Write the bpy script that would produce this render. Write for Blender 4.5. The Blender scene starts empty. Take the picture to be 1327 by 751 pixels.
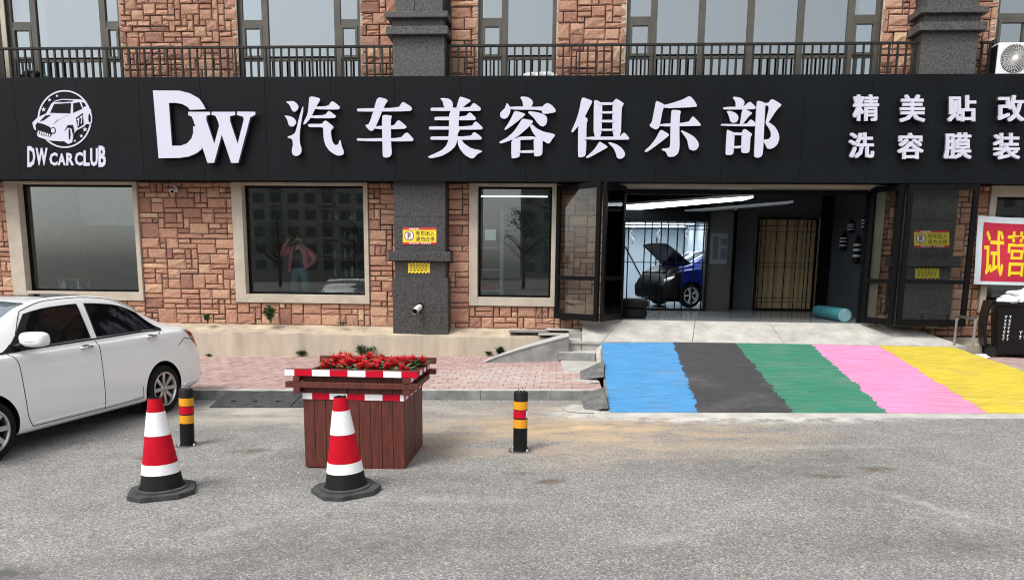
import bpy, bmesh, math, random
from mathutils import Vector, Matrix, noise
from mathutils.geometry import tessellate_polygon
random.seed(7)
R = math.radians
scene = bpy.context.scene
col = scene.collection

# ------------------------------------------------------------------ camera
F, CX, CY, CAMH = 958.0, 663.5, 497.5, 1.85
YAW, PITCH, ROLL = R(3.472), math.atan(152.5 / 958), R(0.649)
_fw = Vector((-math.sin(YAW) * math.cos(PITCH), math.cos(YAW) * math.cos(PITCH), -math.sin(PITCH)))
_r0 = Vector((math.cos(YAW), math.sin(YAW), 0)); _u0 = _r0.cross(_fw)
_r = _r0 * math.cos(ROLL) + _u0 * math.sin(ROLL)
_u = -_r0 * math.sin(ROLL) + _u0 * math.cos(ROLL)
cd = bpy.data.cameras.new('camera'); cam = bpy.data.objects.new('camera', cd); col.objects.link(cam)
m3 = Matrix((_r, _u, -_fw)).transposed()
cam.matrix_world = Matrix.Translation((0, 0, CAMH)) @ m3.to_4x4()
cd.sensor_fit = 'HORIZONTAL'; cd.sensor_width = 36; cd.lens = F / 1327 * 36
cd.shift_y = (CY - 375.5) / 1327
cd.clip_end = 600
scene.camera = cam

# ------------------------------------------------------------------ sky and sun (overcast)
SUN_EL, SUN_AZ = 56, 218
w = bpy.data.worlds.new('World'); scene.world = w; w.use_nodes = True
nt = w.node_tree; bg = nt.nodes['Background']
sky = nt.nodes.new('ShaderNodeTexSky'); sky.sky_type = 'NISHITA'; sky.sun_disc = False
sky.sun_elevation = R(SUN_EL); sky.sun_rotation = R(SUN_AZ); sky.dust_density = 3.0; sky.air_density = 1.0
hs = nt.nodes.new('ShaderNodeHueSaturation'); hs.inputs['Saturation'].default_value = 0.18
nt.links.new(sky.outputs[0], hs.inputs['Color']); nt.links.new(hs.outputs[0], bg.inputs[0])
bg.inputs[1].default_value = 0.15
sd = bpy.data.lights.new('sun', 'SUN'); sd.energy = 1.15; sd.angle = R(20); sd.color = (1, .965, .91)
so = bpy.data.objects.new('sun', sd); col.objects.link(so)
# sky sun_rotation 0 points to +Y and turns clockwise seen from above
az = R(SUN_AZ); sdir = Vector((math.sin(az) * math.cos(R(SUN_EL)), math.cos(az) * math.cos(R(SUN_EL)), math.sin(R(SUN_EL))))
so.rotation_euler = sdir.to_track_quat('Z', 'Y').to_euler()
scene.view_settings.view_transform = 'Standard'; scene.view_settings.look = 'None'
scene.view_settings.gamma = 1; scene.view_settings.exposure = 0.85; scene.view_settings.use_curve_mapping = False
scene.cycles.use_denoising = True; scene.cycles.filter_width = 1.1
scene.cycles.max_bounces = 10; scene.cycles.transparent_max_bounces = 16

# ------------------------------------------------------------------ measuring: photo point -> place at a known depth / height / side
CAM0 = Vector((0, 0, CAMH))
def ray(x, y): return _fw + _r * ((x - CX) / F) - _u * ((y - CY) / F)
def at(x, y, Y): d = ray(x, y); return CAM0 + d * (Y / d.y)
def atz(x, y, Z, sl=0.0): d = ray(x, y); return CAM0 + d * ((Z - CAMH) / (d.z - sl * d.x))
SL = 0.021                       # the street climbs gently to the right
def gz(x): return SL * x         # road level
def wz(x): return .137 + SL * x  # pavement level

# ------------------------------------------------------------------ materials
MATS = {}
def nd(t, typ, **kw):
    n = t.nodes.new(typ)
    for k, v in kw.items(): setattr(n, k, v)
    return n
def mat(name, c, rough=.6, metal=0., var=.12, scale=6., bump=0., bscale=60., spec=.5, c2=None, coat=0., stretch=None, detail=5.):
    if name in MATS: return MATS[name]
    m = bpy.data.materials.new(name); m.use_nodes = True; t = m.node_tree; b = t.nodes['Principled BSDF']
    b.inputs['Roughness'].default_value = rough; b.inputs['Metallic'].default_value = metal
    b.inputs['Specular IOR Level'].default_value = spec; b.inputs['Coat Weight'].default_value = coat
    b.inputs['Coat Roughness'].default_value = .06
    tc = nd(t, 'ShaderNodeTexCoord'); mp = nd(t, 'ShaderNodeMapping'); t.links.new(tc.outputs['Object'], mp.inputs[0])
    if stretch: mp.inputs['Scale'].default_value = stretch
    n = nd(t, 'ShaderNodeTexNoise'); n.inputs['Scale'].default_value = scale; n.inputs['Detail'].default_value = detail; n.inputs['Roughness'].default_value = .62
    t.links.new(mp.outputs[0], n.inputs[0])
    cr = nd(t, 'ShaderNodeValToRGB'); cr.color_ramp.elements[0].position = .3; cr.color_ramp.elements[1].position = .7
    lo = [max(0, v * (1 - var)) for v in c]; hi = [min(1, v * (1 + var)) for v in c]
    if c2: hi = c2
    cr.color_ramp.elements[0].color = (*lo, 1); cr.color_ramp.elements[1].color = (*hi, 1)
    t.links.new(n.outputs[0], cr.inputs[0]); t.links.new(cr.outputs[0], b.inputs['Base Color'])
    if bump:
        n2 = nd(t, 'ShaderNodeTexNoise'); n2.inputs['Scale'].default_value = bscale; n2.inputs['Detail'].default_value = 4
        t.links.new(mp.outputs[0], n2.inputs[0])
        bp = nd(t, 'ShaderNodeBump'); bp.inputs['Strength'].default_value = bump; bp.inputs['Distance'].default_value = .01
        t.links.new(n2.outputs[0], bp.inputs['Height']); t.links.new(bp.outputs[0], b.inputs['Normal'])
    MATS[name] = m; return m
def emit(name, c, s):
    m = bpy.data.materials.new(name); m.use_nodes = True; t = m.node_tree; t.nodes.remove(t.nodes['Principled BSDF'])
    e = nd(t, 'ShaderNodeEmission'); e.inputs[0].default_value = (*c, 1); e.inputs[1].default_value = s
    t.links.new(e.outputs[0], t.nodes['Material Output'].inputs[0]); MATS[name] = m; return m
def glass(name, tint=(.8, .88, .87), refl=1.0, ior=1.5, rough=.0, base=0.0):
    m = bpy.data.materials.new(name); m.use_nodes = True; t = m.node_tree; t.nodes.remove(t.nodes['Principled BSDF'])
    tr = nd(t, 'ShaderNodeBsdfTransparent'); tr.inputs[0].default_value = (*tint, 1)
    gl = nd(t, 'ShaderNodeBsdfGlossy'); gl.inputs['Roughness'].default_value = rough; gl.inputs[0].default_value = (*refl, 1) if isinstance(refl, tuple) else (refl, refl, refl, 1)
    fr = nd(t, 'ShaderNodeFresnel'); fr.inputs[0].default_value = ior
    mx = nd(t, 'ShaderNodeMixShader')
    if base:
        ma = nd(t, 'ShaderNodeMath', operation='ADD'); ma.inputs[1].default_value = base; ma.use_clamp = True
        t.links.new(fr.outputs[0], ma.inputs[0]); t.links.new(ma.outputs[0], mx.inputs[0])
    else: t.links.new(fr.outputs[0], mx.inputs[0])
    t.links.new(tr.outputs[0], mx.inputs[1]); t.links.new(gl.outputs[0], mx.inputs[2])
    t.links.new(mx.outputs[0], t.nodes['Material Output'].inputs[0]); MATS[name] = m; return m

mat('beige', (.43, .38, .31), .8, var=.16, scale=3, bump=.25, bscale=90)
mat('mortar', (.045, .036, .032), .95, var=.2)
mat('granite', (.043, .042, .041), .5, var=.85, scale=28, bump=.15, bscale=120, detail=8)
mat('granite_light', (.062, .061, .059), .6, var=.8, scale=24, bump=.15, bscale=120, detail=8)
mat('black_frame', (.0045, .0045, .005), .45, var=.2, spec=.12)
mat('bronze_frame', (.075, .068, .055), .45, var=.2, scale=4)
mat('rail', (.024, .0235, .022), .5, var=.35, scale=9, spec=.2)
mat('sign_black', (.0050, .0066, .0082), .45, var=.25, scale=1.2, spec=.13)
mat('letter_white', (.58, .58, .69), .35, var=.03, scale=3)
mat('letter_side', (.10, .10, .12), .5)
mat('concrete', (.37, .36, .33), .88, var=.28, scale=2.6, bump=.35, bscale=50, detail=8)
mat('concrete_dark', (.19, .19, .185), .9, var=.35, scale=4, bump=.4, bscale=60, detail=8)
mat('concrete_pale', (.40, .385, .35), .9, var=.25, scale=3, bump=.4, bscale=45, detail=8)
mat('block_dark', (.115, .113, .108), .9, var=.5, scale=9, bump=.5, bscale=70, detail=8)
mat('kerb', (.30, .30, .285), .9, var=.4, scale=3.2, bump=.35, bscale=55, detail=8)
mat('dirt', (.42, .35, .26), .95, var=.3, scale=3, bump=.5, bscale=40, detail=8)
mat('rubber', (.011, .011, .011), .65, var=.35, scale=14, bump=.2, spec=.2)
mat('rubber_grey', (.055, .057, .057), .85, var=.4, scale=8, bump=.3, bscale=150, spec=.2)
mat('tyre', (.009, .009, .0095), .75, var=.4, scale=10, spec=.2)
mat('cone_red', (.45, .004, .016), .5, var=.18, scale=14, spec=.12)
mat('cone_white', (.80, .80, .80), .5, var=.06, scale=14)
mat('tape_red', (.52, .005, .024), .45, var=.08, spec=.15)
mat('tape_white', (.82, .82, .83), .4, var=.05)
mat('tape_yellow', (.75, .33, .012), .35, var=.08)
mat('post_black', (.008, .008, .008), .45, var=.3, spec=.18)
mat('steel', (.42, .42, .41), .42, 1., var=.2)
mat('wood', (.10, .020, .012), .6, var=.5, scale=9, stretch=(6, 6, .5), bump=.25, bscale=30)
mat('soil', (.05, .035, .025), .95, var=.4, scale=20)
mat('leaf', (.055, .11, .036), .6, var=.55, scale=9)
mat('leaf_pale', (.10, .15, .075), .6, var=.5, scale=12)
mat('petal', (.70, .006, .026), .5, var=.3, scale=12)
mat('paint_white', (.86, .865, .86), .25, var=.015, scale=1.5, coat=.8)
mat('paint_blue', (.012, .03, .36), .25, var=.05, coat=1.)
mat('paint_black', (.004, .0045, .006), .45, var=.1, coat=.1, spec=.25)
mat('car_glass', (.004, .004, .005), .05, var=.2, spec=.28)
mat('chrome', (.72, .72, .73), .15, 1., var=.05)
mat('rim_silver', (.62, .62, .63), .28, 1., var=.06)
mat('lamp_red', (.30, .008, .012), .15, var=.2, coat=1.)
mat('plastic_black', (.007, .007, .0075), .42, var=.25, scale=9, spec=.2)
mat('plastic_white', (.75, .75, .74), .45, var=.06)
mat('bag_white', (.74, .74, .76), .55, var=.12, scale=5)
mat('sheet_yellow', (.78, .60, .035), .45, var=.04)
mat('sheet_red', (.58, .02, .03), .45, var=.05)
mat('ink', (.015, .015, .018), .5)
mat('ink_purple', (.10, .02, .09), .5)
mat('banner_red', (.46, .010, .040), .55, var=.12, scale=3)
mat('banner_yellow', (.76, .58, .01), .5, var=.06)
mat('banner_white', (.62, .70, .74), .5, var=.08)
mat('wall_white', (.62, .70, .76), .7, var=.05)
mat('wall_grey', (.065, .067, .066), .8, var=.12, scale=2, spec=.15)
mat('wall_slate', (.072, .08, .092), .75, var=.12, scale=2, spec=.15)
mat('wall_dark', (.006, .0065, .007), .8, var=.2, spec=.08)
mat('room_wall', (.15, .17, .165), .85, var=.12, scale=1.5)
mat('room_dark', (.045, .05, .05), .85, var=.25, scale=1.5)
mat('curtain', (.50, .38, .22), .8, var=.12, scale=3, stretch=(6, 6, .4))
mat('curtain_pale', (.62, .48, .30), .8, var=.1)
mat('tile_floor', (.20, .21, .215), .18, var=.2, scale=1.5, bump=.02)
mat('teal', (.035, .20, .22), .5, var=.3, scale=10)
mat('pvc', (.70, .69, .66), .45, var=.12, scale=14)
mat('paper', (.62, .66, .70), .7, var=.05)
mat('board_grey', (.11, .13, .15), .6, var=.1)
mat('skin', (.45, .25, .18), .5, var=.06)
mat('hair', (.012, .010, .009), .5)
mat('pink_cloth', (.52, .13, .18), .8, var=.18, scale=14, bump=.3)
mat('black_cloth', (.008, .008, .009), .85)
mat('denim', (.10, .17, .24), .85, var=.3, scale=12, bump=.3)
mat('bark', (.10, .08, .06), .9, var=.35, scale=9, bump=.5, bscale=18)
mat('render_tan', (.34, .33, .30), .9, var=.08)
mat('far_window', (.10, .11, .12), .3, var=.3)
mat('cardboard', (.35, .24, .12), .8)
mat('cam_white', (.7, .7, .7), .4)
emit('led', (.86, .95, 1.), 3.2)
emit('led_room', (.82, .93, 1.), 6.0)
emit('led_soft', (.85, .93, 1.), 3.5)
glass('glass_shop', (.87, .93, .91), 1.0, 1.5, base=.035)
glass('glass_door', (.90, .93, .92), .6, 1.42)
glass('glass_upper', (.30, .36, .38), (.64, .69, .71), 1.6, rough=.02, base=.30)

# weathered asphalt: grey binder, pale aggregate, patches, tan dust near the kerb
def asphalt():
    m = bpy.data.materials.new('asphalt'); m.use_nodes = True; t = m.node_tree; b = t.nodes['Principled BSDF']; b.inputs['Roughness'].default_value = .92
    b.inputs['Specular IOR Level'].default_value = .25
    L = t.links.new; tc = nd(t, 'ShaderNodeTexCoord'); V = tc.outputs['Object']
    def noi(s, d=6, r=.6, st=None):
        n = nd(t, 'ShaderNodeTexNoise'); n.inputs['Scale'].default_value = s; n.inputs['Detail'].default_value = d; n.inputs['Roughness'].default_value = r
        if st:
            mp = nd(t, 'ShaderNodeMapping'); mp.inputs['Scale'].default_value = st; L(V, mp.inputs[0]); L(mp.outputs[0], n.inputs[0])
        else: L(V, n.inputs[0])
        return n.outputs[0]
    def ramp(src, stops):
        cr = nd(t, 'ShaderNodeValToRGB'); e = cr.color_ramp.elements
        while len(e) < len(stops): e.new(.5)
        for i, (p, c) in enumerate(stops):
            e[i].position = p; e[i].color = (c, c, c, 1) if not isinstance(c, tuple) else (*c, 1)
        L(src, cr.inputs[0]); return cr.outputs[0]
    def mix(a, bb, f, mode='MIX'):
        mx = nd(t, 'ShaderNodeMix', data_type='RGBA', blend_type=mode)
        for i, v in ((6, a), (7, bb), (0, f)):
            if isinstance(v, bpy.types.NodeSocket): L(v, mx.inputs[i])
            else: mx.inputs[i].default_value = (*v, 1) if isinstance(v, tuple) else v
        return mx.outputs[2]
    vo = nd(t, 'ShaderNodeTexVoronoi'); vo.inputs['Scale'].default_value = 100; L(V, vo.inputs[0])
    chips = nd(t, 'ShaderNodeSeparateColor'); L(vo.outputs['Color'], chips.inputs[0])
    agg = ramp(chips.outputs[0], [(0, (.105, .103, .10)), (.25, (.182, .178, .171)), (.8, (.258, .251, .24)), (.97, (.42, .41, .385))])
    fine = ramp(noi(120, 4), [(.3, .74), (.7, 1.22)])
    c = mix(agg, fine, 1.0, 'MULTIPLY')
    big = ramp(noi(.5, 6, .62, (.6, 1, 1)), [(.32, .74), (.5, 1.0), (.68, 1.14)])
    c = mix(c, big, 1.0, 'MULTIPLY')
    med = ramp(noi(2.3, 7, .68), [(.32, .86), (.6, 1.05)])
    c = mix(c, med, 1.0, 'MULTIPLY')
    # dark worn blotches
    sp = ramp(noi(5.5, 3, .5), [(.70, 0.), (.76, .55)])
    c = mix(c, (.11, .10, .088), sp)
    # tan building dust tracked out from the works
    def blob(cx, cy, rx, ry):
        mp = nd(t, 'ShaderNodeMapping'); mp.inputs['Location'].default_value = (-cx / rx, -cy / ry, 0); mp.inputs['Scale'].default_value = (1 / rx, 1 / ry, 0); L(V, mp.inputs[0])
        g = nd(t, 'ShaderNodeTexGradient', gradient_type='SPHERICAL'); L(mp.outputs[0], g.inputs[0]); return g.outputs[1]
    def mul(a, bb):
        mm = nd(t, 'ShaderNodeMath', operation='MULTIPLY'); mm.use_clamp = True
        for i, v in ((0, a), (1, bb)):
            if isinstance(v, bpy.types.NodeSocket): L(v, mm.inputs[i])
            else: mm.inputs[i].default_value = v
        return mm.outputs[0]
    dust = ramp(noi(1.6, 8, .7, (.7, 1.6, 1)), [(.36, 0.), (.62, 1.)])
    c = mix(c, (.52, .37, .215), mul(mul(blob(.3, 8.45, 3.2, 2.0), dust), 1.0))
    c = mix(c, (.42, .39, .33), mul(mul(blob(-3.6, 9.4, 3.2, 1.5), dust), 1.2))
    cem = ramp(noi(3.2, 7, .7), [(.40, 0.), (.6, 1.)])
    c = mix(c, (.50, .49, .46), mul(mul(blob(2.3, 9.05, 2.6, .42), cem), 2.2))
    c = mix(c, (.50, .49, .46), mul(mul(blob(.35, 9.4, .55, .55), cem), 2.5))
    # faint pale trowel scars and old paint
    sc = ramp(noi(1.1, 4, .6, (2.6, .55, 1)), [(.66, 0.), (.74, .45)])
    c = mix(c, (.36, .35, .335), sc)
    # individual stains, scars and a long hairline crack, each where it lies
    def spot(px, py, rx, ry, rot, colr, k):
        nonlocal c
        q = atz(px, py, 0, SL); mp = nd(t, 'ShaderNodeMapping'); mp.vector_type = 'TEXTURE'; mp.inputs['Location'].default_value = (q.x, q.y, 0); mp.inputs['Rotation'].default_value = (0, 0, R(rot)); mp.inputs['Scale'].default_value = (rx, ry, 1000)
        wn = nd(t, 'ShaderNodeTexNoise'); wn.inputs['Scale'].default_value = 7; wn.inputs['Detail'].default_value = 5; L(V, wn.inputs[0])
        vm = nd(t, 'ShaderNodeVectorMath', operation='MULTIPLY_ADD'); L(wn.outputs[1], vm.inputs[0]); vm.inputs[1].default_value = (.25, .25, 0); L(V, vm.inputs[2])
        L(vm.outputs[0], mp.inputs[0]); g = nd(t, 'ShaderNodeTexGradient', gradient_type='SPHERICAL'); L(mp.outputs[0], g.inputs[0])
        c = mix(c, colr, mul(mul(g.outputs[1], ramp(noi(9, 6, .7), [(.36, .1), (.6, 1.)])), k))
    BR = (.13, .10, .075); PA = (.46, .45, .43); DK = (.10, .098, .095)
    spot(1146, 603, .22, .10, 0, BR, 3.0); spot(1092, 612, .30, .08, 0, BR, 1.6); spot(730, 618, .16, .10, 10, BR, 2.6); spot(690, 608, .25, .06, 0, BR, 1.4); spot(345, 580, .30, .10, 5, BR, 1.8); spot(220, 590, .35, .10, -8, BR, 1.6)
    spot(1205, 645, .95, .09, -58, PA, .55); spot(325, 678, .42, .10, 38, PA, .5); spot(1060, 575, 1.6, .16, 4, PA, .45); spot(870, 690, .5, .12, 20, PA, .4); spot(600, 640, 1.2, .18, -6, PA, .4)
    spot(40, 735, .5, .22, 0, DK, 1.6); spot(990, 600, 1.8, .5, 3, DK, .75); spot(560, 690, 2.2, .35, -4, DK, .6); spot(1250, 700, 1.2, .3, 8, DK, .7); spot(300, 715, 1.4, .25, 5, DK, .6)
    L(c, b.inputs['Base Color'])
    bp = nd(t, 'ShaderNodeBump'); bp.inputs['Strength'].default_value = .55; bp.inputs['Distance'].default_value = .006
    L(vo.outputs['Distance'], bp.inputs['Height']); L(bp.outputs[0], b.inputs['Normal'])
    MATS['asphalt'] = m
asphalt()

def tinted(name, stops, rough=.85, bump=.5, bscale=35, nvar=.3, nscale=22):
    """colour picked per piece by its 'tint' value, with grain on top"""
    m = bpy.data.materials.new(name); m.use_nodes = True; t = m.node_tree; b = t.nodes['Principled BSDF']; b.inputs['Roughness'].default_value = rough
    b.inputs['Specular IOR Level'].default_value = .3
    L = t.links.new; a = nd(t, 'ShaderNodeAttribute', attribute_name='tint'); tc = nd(t, 'ShaderNodeTexCoord')
    cr = nd(t, 'ShaderNodeValToRGB'); e = cr.color_ramp.elements
    while len(e) < len(stops): e.new(.5)
    for i, (p, c) in enumerate(stops): e[i].position = p; e[i].color = (*c, 1)
    L(a.outputs['Fac'], cr.inputs[0])
    n = nd(t, 'ShaderNodeTexNoise'); n.inputs['Scale'].default_value = nscale; n.inputs['Detail'].default_value = 6; n.inputs['Roughness'].default_value = .7; L(tc.outputs['Object'], n.inputs[0])
    r2 = nd(t, 'ShaderNodeValToRGB'); r2.color_ramp.elements[0].position = .3; r2.color_ramp.elements[1].position = .7
    r2.color_ramp.elements[0].color = (1 - nvar,) * 3 + (1,); r2.color_ramp.elements[1].color = (1 + nvar,) * 3 + (1,)
    L(n.outputs[0], r2.inputs[0])
    mx = nd(t, 'ShaderNodeMix', data_type='RGBA', blend_type='MULTIPLY'); mx.inputs[0].default_value = 1
    L(cr.outputs[0], mx.inputs[6]); L(r2.outputs[0], mx.inputs[7]); L(mx.outputs[2], b.inputs['Base Color'])
    n2 = nd(t, 'ShaderNodeTexNoise'); n2.inputs['Scale'].default_value = bscale; n2.inputs['Detail'].default_value = 5; L(tc.outputs['Object'], n2.inputs[0])
    bp = nd(t, 'ShaderNodeBump'); bp.inputs['Strength'].default_value = bump; bp.inputs['Distance'].default_value = .012
    L(n2.outputs[0], bp.inputs['Height']); L(bp.outputs[0], b.inputs['Normal'])
    MATS[name] = m
tinted('stone', [(0, (.225, .108, .082)), (.3, (.33, .168, .118)), (.55, (.405, .225, .152)), (.8, (.47, .285, .188)), (1, (.54, .37, .23))])
tinted('paver', [(0, (.31, .205, .185)), (.5, (.385, .265, .24)), (1, (.43, .345, .315))], bump=.3, nvar=.22, nscale=5)

mat('paver_bed', (.36, .265, .24), .95, var=.2)
# concrete face of the ledge with rain streaks
def streaked():
    m = mat('ledge', (.42, .365, .285), .92, var=.20, scale=1.7, stretch=(2.4, 1, .5), bump=.3, bscale=40, detail=8); return m
streaked()
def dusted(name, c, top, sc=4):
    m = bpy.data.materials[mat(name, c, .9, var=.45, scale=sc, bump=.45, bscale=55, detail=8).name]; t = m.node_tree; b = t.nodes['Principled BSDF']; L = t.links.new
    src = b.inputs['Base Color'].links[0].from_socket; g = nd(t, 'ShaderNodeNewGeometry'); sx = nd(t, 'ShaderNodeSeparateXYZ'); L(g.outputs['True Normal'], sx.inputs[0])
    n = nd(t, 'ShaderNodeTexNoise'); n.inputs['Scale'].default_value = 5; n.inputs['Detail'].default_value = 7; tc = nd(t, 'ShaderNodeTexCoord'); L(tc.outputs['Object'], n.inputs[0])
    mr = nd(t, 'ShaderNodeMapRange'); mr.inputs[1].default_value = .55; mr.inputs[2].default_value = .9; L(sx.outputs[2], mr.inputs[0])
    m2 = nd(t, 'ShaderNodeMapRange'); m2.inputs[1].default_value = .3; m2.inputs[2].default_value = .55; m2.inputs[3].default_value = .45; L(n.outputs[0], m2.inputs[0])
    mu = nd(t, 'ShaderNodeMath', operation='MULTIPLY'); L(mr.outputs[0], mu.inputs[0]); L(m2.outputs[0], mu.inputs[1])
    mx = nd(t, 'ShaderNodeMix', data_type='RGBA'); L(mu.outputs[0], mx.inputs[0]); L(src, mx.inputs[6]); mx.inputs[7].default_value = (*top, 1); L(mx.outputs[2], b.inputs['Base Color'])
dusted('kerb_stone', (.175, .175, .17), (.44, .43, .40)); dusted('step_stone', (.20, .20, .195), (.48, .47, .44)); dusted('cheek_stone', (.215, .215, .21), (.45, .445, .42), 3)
def stripe_mat(name, c):
    m = mat(name, c, .75, var=.26, scale=3.5, stretch=(.6, 5, 5), bump=.5, bscale=24, detail=9); t = m.node_tree; b = t.nodes['Principled BSDF']; L = t.links.new
    src = b.inputs['Base Color'].links[0].from_socket; tc = nd(t, 'ShaderNodeTexCoord')
    def layer(sc, det, lo, hi, colr, k):
        nonlocal src
        n = nd(t, 'ShaderNodeTexNoise'); n.inputs['Scale'].default_value = sc; n.inputs['Detail'].default_value = det; n.inputs['Roughness'].default_value = .72; L(tc.outputs['Object'], n.inputs[0])
        mr = nd(t, 'ShaderNodeMapRange'); mr.inputs[1].default_value = lo; mr.inputs[2].default_value = hi; mr.inputs[4].default_value = k; L(n.outputs[0], mr.inputs[0])
        mx = nd(t, 'ShaderNodeMix', data_type='RGBA'); L(mr.outputs[0], mx.inputs[0]); L(src, mx.inputs[6]); mx.inputs[7].default_value = (*colr, 1); src = mx.outputs[2]
    layer(1.3, 6, .50, .72, (.20, .185, .16), .30)      # trodden-in dust
    layer(9, 8, .60, .72, (.10, .095, .09), .45)        # scuffs
    L(src, b.inputs['Base Color']); return m
stripe_mat('ramp_blue', (.05, .225, .45)); stripe_mat('ramp_grey', (.034, .034, .038)); stripe_mat('ramp_green', (.024, .17, .10))
stripe_mat('ramp_pink', (.62, .22, .39)); stripe_mat('ramp_yellow', (.50, .385, .03))

# ------------------------------------------------------------------ building blocks
def empty(name, loc=(0, 0, 0), rz=0):
    o = bpy.data.objects.new(name, None); o.location = loc; o.rotation_euler = (0, 0, rz); o.empty_display_size = .2
    col.objects.link(o); return o
def tag(o, label, cat, group=None, kind=None):
    o['label'] = label; o['category'] = cat
    if group: o['group'] = group
    if kind: o['kind'] = kind
    return o
def basis(o): return Matrix.Translation(o.location) @ o.rotation_euler.to_matrix().to_4x4()
class MB:
    def __init__(s): s.v = []; s.f = []; s.t = []
    def add(s, vs, fs, tint=None):
        k = len(s.v); s.v += [tuple(p) for p in vs]; s.f += [tuple(i + k for i in f) for f in fs]
        if tint is not None: s.t += [tint] * len(fs)
        return s
    def box(s, x0, x1, y0, y1, z0, z1, tint=None):
        return s.add([(x0, y0, z0), (x1, y0, z0), (x1, y1, z0), (x0, y1, z0), (x0, y0, z1), (x1, y0, z1), (x1, y1, z1), (x0, y1, z1)],
                     [(0, 3, 2, 1), (4, 5, 6, 7), (0, 1, 5, 4), (1, 2, 6, 5), (2, 3, 7, 6), (3, 0, 4, 7)], tint)
    def hexa(s, a, b): # two quads (4 points each)
        return s.add(list(a) + list(b), [(0, 3, 2, 1), (4, 5, 6, 7), (0, 1, 5, 4), (1, 2, 6, 5), (2, 3, 7, 6), (3, 0, 4, 7)])
    def flat(s, pts2, tris, fa, fb):
        """2D triangles -> solid between maps fa (front) and fb (back)"""
        n = len(pts2); vs = [fa(*p) for p in pts2] + [fb(*p) for p in pts2]
        fs = [tuple(t) for t in tris] + [tuple(i + n for i in reversed(t)) for t in tris]
        cnt = {}
        for tr in tris:
            for i in range(len(tr)):
                a, b = tr[i], tr[(i + 1) % len(tr)]; k = (min(a, b), max(a, b)); cnt.setdefault(k, []).append((a, b))
        for k, l in cnt.items():
            if len(l) == 1: a, b = l[0]; fs.append((b, a, a + n, b + n))
        return s.add(vs, fs)
    def poly(s, pts2, fa, fb):
        tr = tessellate_polygon([[Vector((p[0], p[1], 0)) for p in pts2]])
        return s.flat(pts2, [tuple(t) for t in tr], fa, fb)
    def tube(s, path, r, n=8, cap=True):
        P = [Vector(p) for p in path]; m = len(P); rr = r if isinstance(r, (list, tuple)) else [r] * m; vs = []; up = None
        for i in range(m):
            d = (P[min(i + 1, m - 1)] - P[max(i - 1, 0)]).normalized()
            if up is None: up = Vector((0, 0, 1)) if abs(d.z) < .9 else Vector((1, 0, 0))
            a = d.cross(up).normalized(); b = a.cross(d); up = b
            for k in range(n):
                t = 2 * math.pi * k / n; vs.append(P[i] + (a * math.cos(t) + b * math.sin(t)) * rr[i])
        fs = [(i * n + k, i * n + (k + 1) % n, (i + 1) * n + (k + 1) % n, (i + 1) * n + k) for i in range(m - 1) for k in range(n)]
        if cap: fs += [tuple(range(n - 1, -1, -1)), tuple((m - 1) * n + k for k in range(n))]
        return s.add(vs, fs)
    def lathe(s, prof, n=24, ax='z', c=(0, 0, 0), closed=True):
        vs = []; m = len(prof)
        for (r, h) in prof:
            for k in range(n):
                t = 2 * math.pi * k / n; p = (r * math.cos(t), r * math.sin(t), h)
                if ax == 'y': p = (p[0], p[2], p[1])
                elif ax == 'x': p = (p[2], p[0], p[1])
                vs.append((p[0] + c[0], p[1] + c[1], p[2] + c[2]))
        fs = [(i * n + k, i * n + (k + 1) % n, (i + 1) * n + (k + 1) % n, (i + 1) * n + k) for i in range(m - 1) for k in range(n)]
        if closed: fs += [tuple(range(n - 1, -1, -1)), tuple((m - 1) * n + k for k in range(n))]
        return s.add(vs, fs)
    def ball(s, c, rx, ry, rz, n=12, m=8):
        vs = [(c[0], c[1], c[2] - rz)]
        for i in range(1, m):
            a = -math.pi / 2 + math.pi * i / m
            for k in range(n):
                t = 2 * math.pi * k / n; vs.append((c[0] + rx * math.cos(a) * math.cos(t), c[1] + ry * math.cos(a) * math.sin(t), c[2] + rz * math.sin(a)))
        vs.append((c[0], c[1], c[2] + rz)); L = len(vs) - 1
        fs = [(0, 1 + (k + 1) % n, 1 + k) for k in range(n)]
        fs += [(1 + i * n + k, 1 + i * n + (k + 1) % n, 1 + (i + 1) * n + (k + 1) % n, 1 + (i + 1) * n + k) for i in range(m - 2) for k in range(n)]
        fs += [(1 + (m - 2) * n + k, 1 + (m - 2) * n + (k + 1) % n, L) for k in range(n)]
        return s.add(vs, fs)
    def pillow(s, c, rx, ry, rz, n=24, m=14, e=.62):
        k = len(s.v); s.ball((0, 0, 0), 1, 1, 1, n, m); q = lambda v: math.copysign(abs(v) ** e, v)
        for i in range(k, len(s.v)): p = s.v[i]; s.v[i] = (c[0] + q(p[0]) * rx, c[1] + q(p[1]) * ry, c[2] + q(p[2]) * rz)
        return s
    def build(s, name, m, parent=None, smooth=False, bevel=0, local=False, fix=True, mesh_only=False):
        me = bpy.data.meshes.new(name); me.from_pydata(s.v, [], s.f)
        if s.t:
            a = me.attributes.new('tint', 'FLOAT', 'FACE'); a.data.foreach_set('value', s.t)
        if fix or bevel:
            bm = bmesh.new(); bm.from_mesh(me)
            if fix: bmesh.ops.recalc_face_normals(bm, faces=bm.faces)
            if bevel: bmesh.ops.bevel(bm, geom=[e for e in bm.edges if e.is_manifold and e.calc_face_angle(0) > .5], offset=bevel, segments=2, affect='EDGES', profile=.6, clamp_overlap=True)
            bm.to_mesh(me); bm.free()
        if smooth is True: me.polygons.foreach_set('use_smooth', [True] * len(me.polygons))
        me.materials.append(MATS[m] if isinstance(m, str) else m)
        if smooth == 'auto':
            me.polygons.foreach_set('use_smooth', [True] * len(me.polygons)); me.set_sharp_from_angle(angle=R(35))
        me.update()
        if mesh_only: return me
        return put(name, me, parent, local)
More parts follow.
